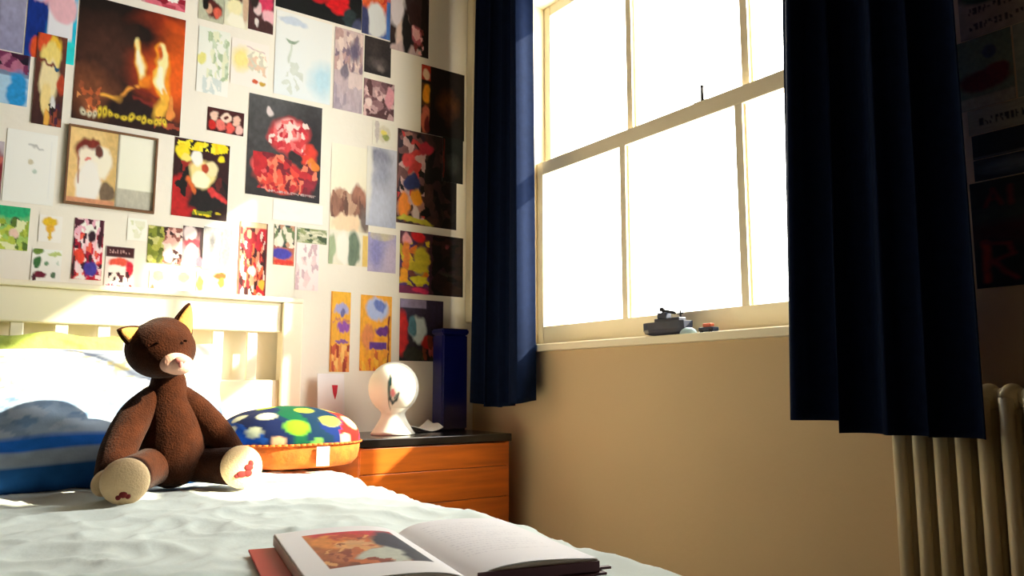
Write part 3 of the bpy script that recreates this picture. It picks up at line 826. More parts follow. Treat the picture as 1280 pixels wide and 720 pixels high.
pic((-2.02, -1.815, 1.842, 2.20), [('bg', (176, 176, 206), (150, 150, 186), 'v'), ('e', .28, .62, .36, .48, K), ('e', .62, .1, .22, .2, (210, 200, 214))],
    'lilac grey poster with a dark figure at the far left, beside the bright blue poster')
pic((-1.811, -1.663, 1.838, 2.202), [('bg', (20, 96, 190), (30, 196, 232), 'h'), ('e', .1, .55, .32, .5, (12, 48, 140)), ('r', .42, .25, .92, .78, (240, 240, 250)),
     ('e', .30, .32, .30, .12, (236, 170, 190)), ('e', .72, .45, .30, .14, (242, 190, 204)), ('e', .22, .22, .2, .2, (150, 200, 240)), ('e', .9, .98, .3, .2, (40, 220, 226)),
     ('e', .25, .93, .16, .14, (226, 84, 40)), ('e', .62, .98, .14, .12, (240, 190, 50))],
    'bright blue poster with a white and pink cloud shape, left of the flames poster', lift=0.001)
pic((-1.990, -1.791, 1.659, 1.838), [('bg', (90, 60, 90), (150, 196, 236), 'v'), ('m', .0, .0, 1, .38, 26, [(60, 20, 50), (180, 110, 140), (120, 50, 90), (30, 20, 40)]),
     ('r', .45, .45, 1, 1, (176, 214, 244)), ('e', .85, .75, .14, .4, (40, 150, 220)), ('e', .18, .66, .28, .28, (150, 50, 40)), ('e', .2, .5, .3, .08, K), ('e', .2, .8, .2, .06, (220, 130, 40)), ('r', .0, .93, .45, 1, (20, 60, 110))],
    'small blue picture with a reddish face at the far left edge of the poster wall', 'picture')
pic((-1.775, -1.687, 1.607, 1.930), [('bg', (110, 60, 46), (60, 34, 34), 'v'), ('e', .25, .1, .25, .13, (226, 84, 44)), ('e', .60, .14, .22, .15, (246, 200, 60)), ('e', .5, .24, .34, .16, (250, 226, 130)),
     ('e', .48, .5, .34, .22, (250, 232, 180)), ('e', .42, .72, .16, .18, (248, 222, 150)), ('e', .9, .55, .14, .12, (190, 70, 40)), ('e', .66, .8, .08, .14, (226, 226, 230)),
     ('l', .1, .3, .7, .36, .02, (120, 50, 40)), ('e', .72, .36, .08, .03, (30, 90, 130)), ('m', .5, .75, 1, 1, 22, [DK, (150, 70, 50), None, (70, 34, 60)]), ('e', .5, .93, .09, .1, (240, 180, 80))],
    'narrow card of a cream eared costume figure, overlapping the blue poster', 'card', lift=0.0028)
# poster of flames
f = [('bg', (20, 10, 8), (44, 22, 18), 'v'), ('e', .80, .36, .40, .34, (190, 60, 16), .3), ('e', .90, .44, .22, .34, (236, 96, 20), .35), ('e', .45, .22, .4, .16, (28, 14, 10), .5), ('e', .25, .45, .3, .26, (70, 40, 30), .5),
     ('e', .15, .78, .2, .18, (130, 74, 46), .5), ('l', .56, .30, .63, .60, .040, (246, 160, 40)), ('l', .555, .27, .62, .56, .026, (255, 236, 160)), ('l', .57, .36, .61, .52, .016, (255, 250, 224)), ('e', .66, .60, .06, .05, (240, 130, 30), .4),
     ('l', .79, .34, .82, .64, .085, (246, 150, 34)), ('l', .75, .50, .84, .72, .050, (250, 190, 70)), ('l', .80, .32, .80, .60, .058, (255, 240, 170)), ('l', .78, .48, .83, .66, .036, (255, 252, 226)), ('l', .84, .66, .86, .80, .022, (250, 180, 60)), ('e', .76, .34, .03, .05, (216, 90, 24), .4),
     ('l', .42, .76, .58, .64, .014, (240, 160, 66)), ('l', .26, .76, .42, .80, .018, (246, 180, 70)), ('e', .48, .86, .22, .08, (34, 20, 20), .4),
     ('l', .50, .66, .78, .74, .012, (110, 34, 26)), ('l', .54, .76, .80, .78, .012, (130, 40, 32)), ('e', .80, .84, .07, .09, (252, 196, 70), .4), ('e', .91, .80, .025, .12, (240, 150, 70)),
     ('m', .02, .70, .24, .92, 30, [None, (200, 100, 56), (150, 80, 50), None, (226, 150, 90)]), ('m', .74, .88, .98, .97, 20, [None, (160, 70, 50), (80, 34, 26)])]
x = .04
rs = random.Random(5)
for k in range(15):
    f.append(('e', x + .022, .925 + .004 * math.sin(k), .022, .022 + .006 * rs.random(), (246, 216, 60) if k > 2 else (226, 220, 190), .5))
    f.append(('e', x + .022, .925, .008, .009, (60, 40, 20), .4)); x += .058
pic((-1.658, -1.305, 1.650, 2.107), f, 'large dark poster of tall flames over logs with yellow lettering along its foot', warp=0.03)
# framed pair of photographs
fr = thing('picture_frame', 'thin brown frame holding a portrait and a blank pale panel side by side', 'picture frame', (-1.52, 0, 1.345), G)
x0, x1, z0, z1 = -1.664, -1.377, 1.345, 1.626
bm = bmesh.new(); w_ = 0.007
for a in ((x0, x0 + w_, z0, z1), (x1 - w_, x1, z0, z1), (x0 + w_, x1 - w_, z0, z0 + w_ * 1.3), (x0 + w_, x1 - w_, z1 - w_, z1)): box(bm, a[0], a[1], -0.012, -0.0006, a[2], a[3])
obj('frame_border', bm, 'frame_wood', fr, bevel=0.001)
flat_print('portrait_print', (x0 + w_, -1.508, z0 + .009, z1 - w_), [('bg', (240, 206, 140), (236, 196, 130), 'v'), ('e', .42, .30, .30, .16, (126, 46, 36)), ('e', .9, .45, .22, .9, (222, 186, 120), .4), ('e', .40, .42, .22, .17, (252, 240, 220)),
     ('e', .70, .42, .2, .22, (252, 244, 224)), ('e', .42, .74, .26, .30, W_), ('e', .62, .30, .09, .09, (110, 60, 50)), ('e', .38, .42, .07, .03, (226, 130, 120)),
     ('l', .18, .35, .22, .75, .012, (170, 96, 66)), ('e', .82, .82, .16, .14, (120, 100, 80)), ('r', 0, .93, 1, 1, (226, 160, 120))], '', '', '', 61, parent=fr, lift=0.003)
flat_print('blank_panel', (-1.507, x1 - w_, z0 + .009, z1 - w_), [('bg', (250, 248, 232), (244, 244, 224), 'v'), ('r', -.1, .74, 1.1, 1.1, (196, 192, 176)), ('r', -.1, -.1, .05, 1.1, (170, 160, 136))], '', '', '', 62, parent=fr, lift=0.003, warp=0.01)
for o_ in fr.children:
    if o_.name.startswith(('portrait', 'blank')): pass
pic((-1.319, -1.120, 1.350, 1.647), [('bg', (54, 18, 20), (40, 16, 18), 'v'), ('e', .18, .75, .26, .3, (186, 28, 30)), ('m', 0, .3, 1, .75, 40, [None, None, (90, 26, 26), (150, 34, 30), K]),
     ('e', .52, .42, .24, .20, (252, 226, 150)), ('e', .50, .50, .16, .10, (255, 246, 214)), ('e', .40, .22, .09, .12, W_), ('e', .68, .32, .12, .10, (252, 232, 180)), ('e', .55, .33, .07, .08, (190, 70, 40)),
     ('e', .62, .76, .34, .16, (26, 20, 22)), ('l', .65, .62, .98, .74, .03, (220, 60, 60)), ('l', .25, .52, .4, .66, .03, (226, 110, 50)),
     ('m', .04, .01, .98, .11, 40, [(248, 222, 20), (244, 206, 20), (250, 236, 60), K]), ('e', .16, .17, .12, .10, (248, 224, 40)), ('e', .86, .18, .07, .05, (248, 224, 30)), ('e', .22, .25, .1, .06, (250, 230, 120)),
     ('m', .38, .90, .72, .98, 16, [(236, 210, 30), (120, 130, 30)]), ('e', .85, .93, .05, .02, (220, 196, 40))],
    'black and red comic cover with a yellow title band, below right of the flames poster')
pic((-1.209, -1.072, 1.695, 1.788), [('bg', (70, 20, 22), (60, 16, 20), 'v'), ('e', .18, .35, .12, .22, (240, 200, 180)), ('e', .5, .35, .13, .22, (250, 214, 196)), ('e', .80, .38, .12, .24, (240, 190, 170)),
     ('e', .12, .75, .1, .2, RED), ('e', .35, .7, .13, .22, (236, 120, 110)), ('e', .62, .75, .13, .22, (236, 90, 80)), ('e', .88, .78, .1, .2, (250, 190, 180)), ('e', .5, .35, .05, .1, (90, 30, 26))],
    'small dark red card with two rows of pale faces, above the flower poster\'s left corner', 'card')
fl = [('bg', (84, 84, 86), (44, 40, 42), 'v'), ('e', .9, .6, .35, .6, (38, 34, 40), .5), ('e', .55, .36, .27, .19, (214, 60, 66)), ('e', .52, .30, .18, .12, (246, 180, 176)), ('e', .45, .78, .34, .17, (226, 70, 56)),
      ('e', .2, .70, .13, .10, (226, 84, 84)), ('e', .82, .52, .14, .10, (222, 60, 44)), ('e', .92, .62, .09, .06, (240, 130, 44)), ('e', .50, .85, .16, .1, (240, 90, 66)), ('e', .86, .82, .1, .12, (150, 30, 50)),
      ('m', .3, .2, .8, .52, 70, [None, (250, 214, 206), (196, 40, 56), None, (236, 110, 110)]), ('m', .1, .58, .96, .94, 110, [None, None, (250, 130, 100), (190, 36, 44), (120, 26, 40)]),
      ('e', .64, .55, .08, .04, (40, 30, 34)), ('e', .28, .16, .05, .05, (220, 206, 206)), ('t', .25, .925, .95, .945, 30, (196, 170, 170)), ('e', .23, .93, .03, .012, (230, 120, 120))]
pic((-1.055, -0.754, 1.470, 1.878), fl, 'dark grey poster with two heaped bunches of red and pink blossoms')
pic((-0.961, -0.722, 1.898, 2.254), [('bg', (240, 242, 240), (232, 240, 244), 'v'), ('e', .3, .08, .25, .05, (204, 216, 232)), ('e', .85, .72, .22, .2, (190, 224, 240), .5), ('l', .28, .35, .26, .6, .02, (206, 216, 206)), ('e', .3, .33, .1, .02, (150, 170, 150)), ('m', .1, .6, .5, .95, 30, [None, None, (214, 222, 216)])],
    'large pale sheet with faint blue and grey drawing, under the black poster with red shapes')
pic((-1.515, -1.310, 2.137, 2.266), [('bg', (226, 180, 186), (160, 40, 60), 'h'), ('m', .3, 0, 1, 1, 40, [(150, 26, 46), (226, 110, 130), W_, DK, (196, 70, 90)]), ('r', 0, 0, .25, 1, W_)],
    'pink and dark red picture cut off by the top edge above the flames poster', 'picture')
pic((-1.262, -1.168, 2.129, 2.335), [('bg', (170, 186, 160), (196, 196, 172), 'v'), ('e', .35, .62, .22, .12, K), ('e', .6, .76, .34, .18, (90, 34, 30)), ('e', .4, .78, .16, .1, (220, 170, 140)), ('e', .75, .8, .16, .12, (226, 100, 80)), ('e', .28, .72, .12, .08, K)],
    'sage green photo of two small dark haired heads at the top of the wall', 'picture')
pic((-1.166, -1.075, 2.132, 2.366), [('bg', (170, 190, 160), (240, 236, 210), 'v'), ('e', .4, .42, .36, .18, (84, 34, 34)), ('e', .4, .66, .32, .16, (246, 238, 190)), ('e', .9, .5, .16, .4, (214, 180, 150)), ('e', .5, .9, .4, .14, (250, 246, 226))],
    'photo of a brown haired person in cream, middle of three small top photos', 'picture')
pic((-1.073, -0.973, 2.140, 2.378), [('bg', (60, 30, 36), (80, 46, 46), 'v'), ('e', .65, .45, .3, .22, (222, 60, 100)), ('e', .35, .6, .16, .12, (236, 206, 206)), ('e', .8, .7, .26, .14, (244, 186, 196)), ('e', .35, .86, .08, .08, (236, 224, 220)), ('e', .2, .4, .2, .2, DK), ('e', .7, .9, .3, .12, (70, 40, 40))],
    'dark photo with a bright pink haired figure, right of three small top photos', 'picture')
pic((-1.256, -1.139, 1.839, 2.101), [('bg', (238, 242, 232), (246, 246, 240), 'v'), ('m', .3, .05, .98, .75, 60, [None, None, (206, 220, 196), (176, 196, 160), (232, 236, 206)]), ('e', .12, .5, .14, .08, (236, 230, 140)), ('m', .2, .75, .8, 1, 20, [None, (214, 224, 222)])],
    'pale green sketch sheet between the flames poster and a pale yellow sheet', 'sheet')
pic((-1.132, -0.986, 1.900, 2.089), [('bg', (248, 240, 232), (248, 240, 232), 'v'), ('e', .28, .42, .24, .24, (250, 232, 150), .4), ('e', .68, .36, .24, .24, (250, 246, 226)), ('m', .45, .2, .95, .7, 40, [None, None, (220, 214, 196), (236, 206, 180)]), ('e', .65, .86, .08, .05, (214, 96, 60)), ('e', .85, .86, .1, .05, (200, 160, 60)), ('l', .4, .12, .9, .2, .01, (206, 170, 176))],
    'pale yellow sketch sheet with a small red mark at its foot', 'sheet')
pic((-0.967, -0.590, 2.267, 2.503), [('bg', (14, 12, 14), (10, 14, 18), 'v'), ('e', .48, .55, .14, .16, (190, 16, 26)), ('e', .72, .62, .13, .2, (226, 20, 30)), ('e', .2, .4, .1, .1, (120, 16, 20)), ('e', .85, .85, .08, .2, (40, 56, 60)), ('e', .96, .95, .08, .15, (70, 76, 110))],
    'wide black poster with bright red shapes at the top edge of the wall')
pic((-0.588, -0.451, 2.257, 2.579), [('bg', (230, 110, 50), (70, 100, 170), 'v'), ('e', .4, .5, .5, .22, (236, 100, 50)), ('e', .5, .78, .36, .26, (232, 236, 238)), ('r', .86, .45, 1, 1, (70, 116, 190)), ('e', .08, .9, .2, .3, (60, 66, 110)), ('m', .0, .2, .9, .5, 24, [None, (250, 150, 60), (214, 60, 40), (250, 200, 190)])],
    'orange and white picture with a blue edge, right of the wide black poster', 'picture', lift=0.0022)
pic((-0.449, -0.255, 2.222, 2.604), [('bg', (70, 46, 46), (40, 26, 26), 'v'), ('e', .15, .45, .2, .24, (236, 226, 232)), ('e', .3, .82, .16, .20, (232, 206, 196)), ('e', .58, .55, .2, .2, (54, 30, 30)), ('e', .45, .62, .06, .1, (226, 190, 176)), ('e', .68, .74, .16, .12, (190, 96, 110)), ('e', .4, .97, .44, .08, (206, 180, 180)), ('e', .42, .75, .12, .26, (20, 14, 14)), ('e', .9, .6, .1, .5, (30, 18, 16)), ('m', .55, .65, .85, .98, 24, [None, (236, 180, 186), (120, 50, 50), None])],
    'dark brown photo of pale figures, right beside the orange and white picture', 'picture')
pic((-0.708, -0.577, 1.890, 2.253), [('bg', (214, 190, 190), (186, 170, 182), 'v'), ('m', .02, .02, .98, .52, 60, [(220, 196, 192), (176, 146, 154), (236, 214, 206), (140, 120, 136), (196, 160, 156)]), ('e', .7, .26, .2, .12, (110, 100, 126), .4), ('r', .5, .52, 1, .72, (226, 206, 204)), ('e', .35, .54, .16, .08, (130, 120, 136)), ('m', 0, .7, 1, 1, 20, [None, (172, 158, 172), (196, 180, 190)])],
    'tall mauve collage of faded photos, left of the near black square print')
pic((-0.571, -0.444, 2.084, 2.251), [('bg', (52, 44, 44), (34, 28, 30), 'v'), ('e', .5, .7, .3, .16, (90, 80, 80), .6), ('e', .6, .82, .12, .08, (130, 118, 116), .6), ('e', .4, .3, .2, .2, (62, 54, 54), .6)],
    'near black square print with a faint grey smudge', 'picture')
pic((-0.570, -0.424, 1.889, 2.057), [('bg', (130, 96, 102), (110, 78, 84), 'v'), ('m', 0, 0, 1, 1, 60, [(90, 56, 60), (150, 110, 116), (196, 160, 162), (226, 190, 190), (110, 76, 84)]), ('e', .18, .62, .12, .1, (240, 214, 212)), ('e', .85, .4, .14, .3, (226, 156, 168))],
    'plum coloured photo of crowded figures, directly below the near black square print', 'picture')
pic((-0.524, -0.417, 1.766, 1.876), [('bg', (240, 236, 222), (240, 236, 222), 'v'), ('e', .5, .5, .3, .34, (222, 214, 190)), ('e', .6, .6, .16, .14, (150, 160, 90)), ('e', .5, .42, .14, .1, (236, 220, 110)), ('e', .2, .4, .1, .5, (206, 196, 190))],
    'tiny pale card with a yellow green blot below the plum photo', 'card')
pic((-0.707, -0.533, 1.227, 1.741), [('bg', (246, 242, 224), (250, 236, 200), 'v'), ('e', .25, .5, .3, .12, (186, 140, 116)), ('e', .72, .46, .24, .14, (170, 116, 96)), ('e', .5, .53, .5, .08, (130, 84, 70), .4), ('m', .04, .40, .98, .60, 30, [None, None, (150, 104, 86), (196, 156, 130), (112, 76, 64)]), ('e', .4, .66, .36, .08, (246, 216, 180)), ('e', .9, .62, .14, .12, (120, 104, 100), .4), ('r', 0, .72, 1, 1, (236, 232, 214)), ('e', .62, .88, .16, .16, (110, 130, 110)), ('e', .35, .86, .16, .14, (248, 244, 232)), ('r', .86, .74, 1, 1, (236, 200, 110)), ('e', .05, .9, .1, .14, (160, 176, 140))],
    'tall cream poster of brown desert rocks under a white cloud')
pic((-0.547, -0.405, 1.408, 1.756), [('bg', (206, 208, 220), (176, 182, 206), 'v'), ('e', .3, .12, .5, .1, (120, 122, 144), .4), ('e', .5, .3, .3, .2, (160, 164, 186), .5), ('e', .4, .8, .4, .2, (196, 202, 222), .5), ('e', .05, .3, .12, .5, (236, 234, 226), .5)],
    'smooth blue grey print of a hazy dark cloud, overlapping the desert poster', 'picture', lift=0.0028)
pic((-0.533, -0.401, 1.211, 1.379), [('bg', (166, 160, 206), (190, 178, 206), 'v'), ('e', .5, .06, .45, .12, (206, 196, 170)), ('e', .3, .5, .22, .4, (140, 140, 200), .5), ('e', .85, .6, .2, .5, (200, 184, 210), .4)],
    'small lilac print below the hazy blue grey print', 'picture')
cg = [('bg', (90, 60, 60), (20, 14, 14), 'h'), ('m', 0, 0, .5, 1, 90, [(70, 40, 40), (170, 120, 110), (200, 60, 60), (50, 36, 50), (120, 80, 80), (206, 170, 170), K]), ('m', .45, 0, 1, 1, 60, [K, (30, 22, 20), (40, 34, 28), None, (70, 44, 40)]),
      ('e', .18, .32, .12, .08, (220, 70, 70)), ('e', .12, .82, .09, .16, (240, 140, 40)), ('e', .32, .70, .09, .08, (244, 160, 30)), ('e', .25, .56, .12, .08, (40, 50, 100)), ('e', .30, .88, .06, .1, (220, 200, 200)), ('e', .45, .17, .12, .07, (180, 40, 60)), ('e', .3, .96, .3, .03, (200, 190, 60))]
pic((-0.403, -0.096, 1.438, 1.864), cg, 'large dark collage poster with small red and orange figures down its left side')
pic((-0.174, -0.064, 1.658, 1.871), [('bg', (24, 30, 26), (16, 18, 16), 'v'), ('e', .5, .6, .3, .2, (56, 60, 56), .5), ('l', .06, .1, .06, .9, .03, (120, 40, 30))],
    'narrow near black panel with a faint grey shape at the right of the dark collage', 'picture', lift=0.0030)
pic((-0.288, -0.058, 1.866, 2.190), [('bg', (30, 20, 16), (20, 12, 10), 'v'), ('r', 0, 0, .20, .22, (200, 60, 40)), ('e', .1, .14, .09, .07, (244, 214, 180)), ('r', 0, .27, .20, .6, (90, 50, 20)), ('e', .1, .42, .09, .13, (246, 160, 30)), ('e', .1, .8, .09, .2, (214, 110, 80)), ('e', .14, .88, .06, .12, (110, 30, 30)), ('e', .62, .5, .22, .17, (96, 54, 22), .5), ('e', .62, .66, .08, .16, (70, 40, 26), .6)],
    'brown black poster with an orange strip down its left edge, hung highest beside the curtain')
yp = [('bg', (90, 50, 70), (20, 14, 14), 'h'), ('m', 0, .1, .45, .9, 60, [(90, 56, 120), (200, 180, 40), (226, 200, 50), (70, 40, 90), (230, 120, 40), (120, 60, 60)]), ('e', .10, .12, .07, .1, (240, 160, 170)), ('e', .28, .07, .09, .08, (220, 30, 40)), ('e', .1, .35, .06, .2, (240, 140, 50)), ('e', .33, .45, .12, .22, (206, 190, 50)), ('e', .08, .72, .07, .12, (250, 170, 30)), ('e', .3, .76, .12, .07, (226, 216, 50)),
      ('r', 0, .88, .45, 1, (130, 40, 90)), ('e', .32, .94, .12, .05, (220, 50, 100)), ('e', .72, .28, .08, .13, (130, 60, 66)), ('e', .72, .7, .14, .1, (60, 60, 50), .5), ('e', .68, .93, .1, .04, (150, 34, 40)), ('m', .5, 0, 1, 1, 40, [None, K, (36, 24, 22), (48, 28, 24)])]
pic((-0.382, -0.058, 1.130, 1.404), yp, 'wide dark poster with a yellow and purple figure strip at its left')
pic((-0.376, -0.160, 0.836, 1.105), [('bg', (60, 50, 80), (24, 18, 18), 'v'), ('r', 0, 0, .6, .14, (150, 140, 180)), ('e', .42, .48, .2, .22, (206, 220, 226)), ('e', .3, .45, .1, .18, (80, 130, 150)), ('e', .05, .55, .14, .35, (206, 30, 30)), ('e', .62, .70, .14, .1, (190, 40, 40)), ('e', .8, .82, .14, .1, (190, 90, 84)), ('e', .3, .9, .2, .12, (40, 44, 34)), ('m', .5, .6, 1, .98, 24, [None, None, (130, 60, 40), (50, 50, 30)])],
    'dark print with a pale blue and white round face, just above the figurine\'s right side', 'picture')
pic((-0.690, -0.604, 0.785, 1.114), [('bg', (246, 186, 50), (240, 170, 60), 'v'), ('e', .55, .22, .36, .08, (170, 170, 220)), ('e', .6, .26, .14, .05, (110, 110, 170)), ('e', .65, .44, .32, .07, (146, 80, 176)), ('e', .6, .62, .34, .025, (140, 90, 160)), ('m', 0, .66, 1, 1, 26, [(236, 150, 80), (200, 90, 60), (246, 196, 110), (160, 60, 40)]), ('r', 0, 0, .06, 1, (206, 120, 30)), ('l', .1, .36, .95, .36, .012, (200, 120, 110))],
    'narrow orange yellow comic strip page, left one of the yellow pair')
pic((-0.559, -0.415, 0.791, 1.109), [('bg', (246, 176, 50), (244, 170, 40), 'v'), ('e', .52, .18, .36, .15, (180, 196, 240)), ('e', .6, .14, .2, .08, (110, 130, 210)), ('e', .7, .48, .22, .08, (110, 50, 140)), ('e', .25, .55, .2, .18, (226, 140, 80)), ('r', .3, .62, .85, .72, (100, 56, 150)), ('r', .42, .56, .8, .60, (240, 160, 40)), ('l', .9, .3, .9, .95, .03, (130, 50, 40)), ('m', .0, .74, .9, 1, 26, [(246, 190, 60), (240, 160, 50), (220, 110, 50), None])],
    'orange yellow comic page with a big pale blue bubble, right one of the yellow pair')
pic((-1.069, -0.961, 1.056, 1.360), [('bg', (180, 40, 44), (190, 50, 46), 'v'), ('m', 0, 0, 1, 1, 130, [(214, 34, 44), (240, 214, 200), (150, 20, 34), (236, 100, 60), (60, 20, 24), (240, 150, 120), (200, 40, 60)]), ('r', 0, 0, 1, .07, (230, 206, 160)), ('r', 0, 0, .04, 1, (190, 110, 90)), ('r', .96, 0, 1, 1, (110, 42, 38)), ('e', .5, .62, .16, .06, (246, 230, 220)), ('e', .85, .8, .1, .06, (240, 180, 60))],
    'tall busy red comic page directly below the flower poster\'s left side')
pic((-0.935, -0.852, 1.202, 1.364), [('bg', (70, 76, 90), (230, 120, 80), 'v'), ('m', 0, 0, 1, .55, 34, [(60, 70, 66), (236, 226, 206), (110, 130, 90), (200, 150, 120)]), ('e', .4, .72, .5, .14, (70, 66, 176)), ('e', .5, .93, .5, .06, (226, 60, 50)), ('e', .3, .4, .14, .16, (244, 234, 220))],
    'small blue and green panel right of the tall red comic page', 'picture')
pic((-0.844, -0.748, 1.109, 1.300), [('bg', (250, 236, 236), (248, 230, 230), 'v'), ('m', 0, 0, 1, 1, 50, [None, None, None, (236, 206, 210), (210, 180, 190), (244, 214, 214)]), ('r', 0, 0, .03, 1, (230, 190, 196))],
    'very pale pink sheet below the thin green banner', 'sheet')
pic((-0.843, -0.717, 1.302, 1.362), [('bg', (120, 140, 100), (150, 160, 120), 'h'), ('m', 0, 0, 1, 1, 50, [(70, 90, 60), (226, 224, 200), (150, 160, 110), (200, 200, 170), None])],
    'thin green leafy banner card below the right foot of the flower poster', 'card')
pic((-1.391, -1.274, 1.167, 1.304), [('bg', (140, 140, 60), (230, 200, 190), 'h'), ('m', 0, 0, .45, 1, 30, [(130, 140, 50), (180, 180, 80), (90, 100, 40), (210, 206, 130)]), ('m', .45, 0, 1, 1, 36, [(250, 220, 210), (60, 30, 34), (236, 186, 176), (150, 90, 80)]), ('e', .62, .7, .14, .24, (250, 226, 216))],
    'olive and pink collage card, left one of three joined pictures below the framed pair', 'card')
pic((-1.274, -1.201, 1.167, 1.316), [('bg', (60, 34, 38), (200, 150, 160), 'v'), ('e', .35, .18, .32, .2, (246, 226, 226)), ('e', .5, .42, .4, .12, (176, 60, 76)), ('e', .45, .74, .3, .3, (248, 234, 234)), ('e', .95, .4, .14, .5, (50, 36, 40)), ('e', .85, .88, .2, .12, (210, 120, 140))],
    'small picture of a pale figure with a rose sash, middle of three joined pictures', 'picture')
pic((-1.201, -1.096, 1.161, 1.322), [('bg', (150, 150, 152), (172, 170, 172), 'v'), ('e', .4, .45, .24, .3, (170, 170, 172), .5), ('e', .3, .35, .1, .2, (110, 110, 116), .5), ('l', .65, .1, .6, .9, .02, (130, 130, 134)), ('e', .8, .6, .14, .3, (140, 140, 144), .5)],
    'plain grey photo, right one of three joined pictures below the framed pair', 'picture')
pic((-1.379, -1.225, 1.042, 1.142), [('bg', (248, 240, 222), (248, 240, 222), 'v'), ('e', .18, .2, .12, .2, (226, 196, 140)), ('e', .75, .2, .14, .22, (214, 180, 126)), ('e', .06, .7, .06, .18, (170, 130, 96)), ('e', .55, .6, .2, .3, (252, 248, 240)), ('e', .7, .85, .08, .1, (210, 190, 130))],
    'cream card with tan blots, lowest row directly above the teddy\'s left', 'card')
pic((-1.218, -1.112, 1.056, 1.153), [('bg', (230, 200, 150), (226, 230, 226), 'v'), ('e', .35, .5, .28, .3, (250, 236, 210)), ('e', .8, .15, .26, .12, (230, 90, 40)), ('e', .12, .5, .12, .3, (150, 150, 80)), ('e', .75, .75, .24, .2, (170, 180, 176)), ('e', .85, .4, .12, .2, (236, 130, 60))],
    'small card with an orange corner and pale blot, lowest row below the plain grey photo', 'card')
pic((-1.624, -1.533, 1.089, 1.301), [('bg', (240, 200, 206), (200, 40, 60), 'v'), ('m', 0, .2, 1, 1, 90, [(214, 24, 60), (250, 226, 230), (170, 20, 50), (240, 100, 80), (60, 24, 40), (250, 200, 210)]), ('m', 0, 0, 1, .25, 20, [W_, W_, (240, 180, 200), (80, 30, 50)]), ('e', .62, .82, .24, .13, (70, 60, 160)), ('e', .22, .62, .2, .12, (232, 70, 50)), ('e', .6, .28, .12, .1, (50, 24, 40)), ('e', .9, .3, .08, .16, (60, 20, 36)), ('e', .3, .96, .2, .03, W_), ('e', .04, .8, .05, .2, (60, 30, 34))],
    'crowded crimson comic page with a violet patch, below the framed pair')
pic((-1.523, -1.432, 1.060, 1.214), [('bg', (246, 226, 220), (250, 236, 236), 'v'), ('r', 0, 0, 1, .24, (66, 26, 32)), ('t', .12, .08, .85, .16, 8, (190, 150, 150)), ('e', .45, .36, .34, .10, (232, 90, 70)), ('e', .85, .5, .14, .18, (214, 40, 66)), ('m', .15, .58, .85, .80, 26, [None, (40, 24, 30), None, (90, 40, 50)]), ('m', .02, .86, .98, .98, 20, [(206, 20, 60), (240, 120, 150), W_]), ('e', .4, .5, .3, .1, (252, 244, 240))],
    'white card with a dark header band and red foot, right of the crimson comic page', 'card')
pic((-1.860, -1.756, 1.170, 1.315), [('bg', (60, 190, 130), (190, 206, 90), 'v'), ('e', .5, .1, .5, .16, (40, 176, 120)), ('e', .65, .45, .18, .2, (30, 34, 30)), ('m', 0, .3, 1, 1, 40, [(190, 206, 80), (150, 170, 60), (236, 240, 190), (90, 120, 50), None]), ('e', .62, .62, .14, .1, (240, 206, 190))],
    'green picture of foliage with a black spot at the left edge of the wall', 'picture')
pic((-1.728, -1.661, 1.207, 1.298), [('bg', W_, W_, 'v'), ('e', .45, .25, .32, .18, (232, 190, 40)), ('e', .48, .5, .20, .16, (230, 176, 60)), ('e', .50, .75, .08, .18, (222, 180, 50))],
    'small white card with a yellow cone shape', 'card')
pic((-1.741, -1.655, 1.074, 1.182), [('bg', (246, 248, 240), W_, 'v'), ('e', .2, .08, .2, .1, (110, 140, 60)), ('e', .75, .14, .24, .06, (190, 206, 130)), ('e', .18, .42, .14, .18, (60, 110, 60)), ('e', .5, .45, .08, .07, (110, 150, 110)), ('e', .3, .80, .22, .10, (110, 24, 50)), ('e', .1, .9, .07, .12, (70, 24, 40)), ('e', .75, .8, .1, .08, (90, 120, 90)), ('e', .9, .4, .04, .08, (206, 220, 206))],
    'white card with green spots and a dark berry mark, lowest at the far left', 'card')
pic((-1.838, -1.693, 1.331, 1.577), [('bg', (250, 250, 246), (248, 248, 244), 'v'), ('l', .45, .2, .7, .22, .008, (170, 170, 170)), ('e', .5, .45, .05, .04, (214, 206, 180)), ('e', .6, .55, .04, .03, (190, 206, 196)), ('r', .76, .05, .765, .95, (226, 230, 236)), ('r', .88, .1, .885, .9, (232, 234, 238))],
    'blank white page with faint lines, left of the framed pair', 'sheet')
pic((-1.960, -1.843, 1.312, 1.528), [('bg', (200, 190, 200), (120, 50, 56), 'v'), ('e', .8, .5, .2, .4, (130, 40, 50)), ('e', .85, .3, .12, .08, (206, 110, 100)), ('e', .6, .9, .5, .2, (70, 24, 34))],
    'dark red photo cut off by the left edge, beside the blank white page', 'picture')
pic((-1.460, -1.398, 1.242, 1.322), [('bg', (250, 250, 240), (250, 250, 240), 'v'), ('m', .1, .1, .9, .9, 20, [None, (226, 230, 196), None, (236, 236, 214)])],
    'tiny pale green card left of the three joined pictures', 'card')
pic((-0.944, -0.738, 1.382, 1.464), [('bg', (246, 244, 240), (248, 246, 242), 'v'), ('m', .1, .2, .9, .9, 12, [None, None, (240, 238, 238)])],
    'blank white strip of paper just under the foot of the flower poster', 'sheet')

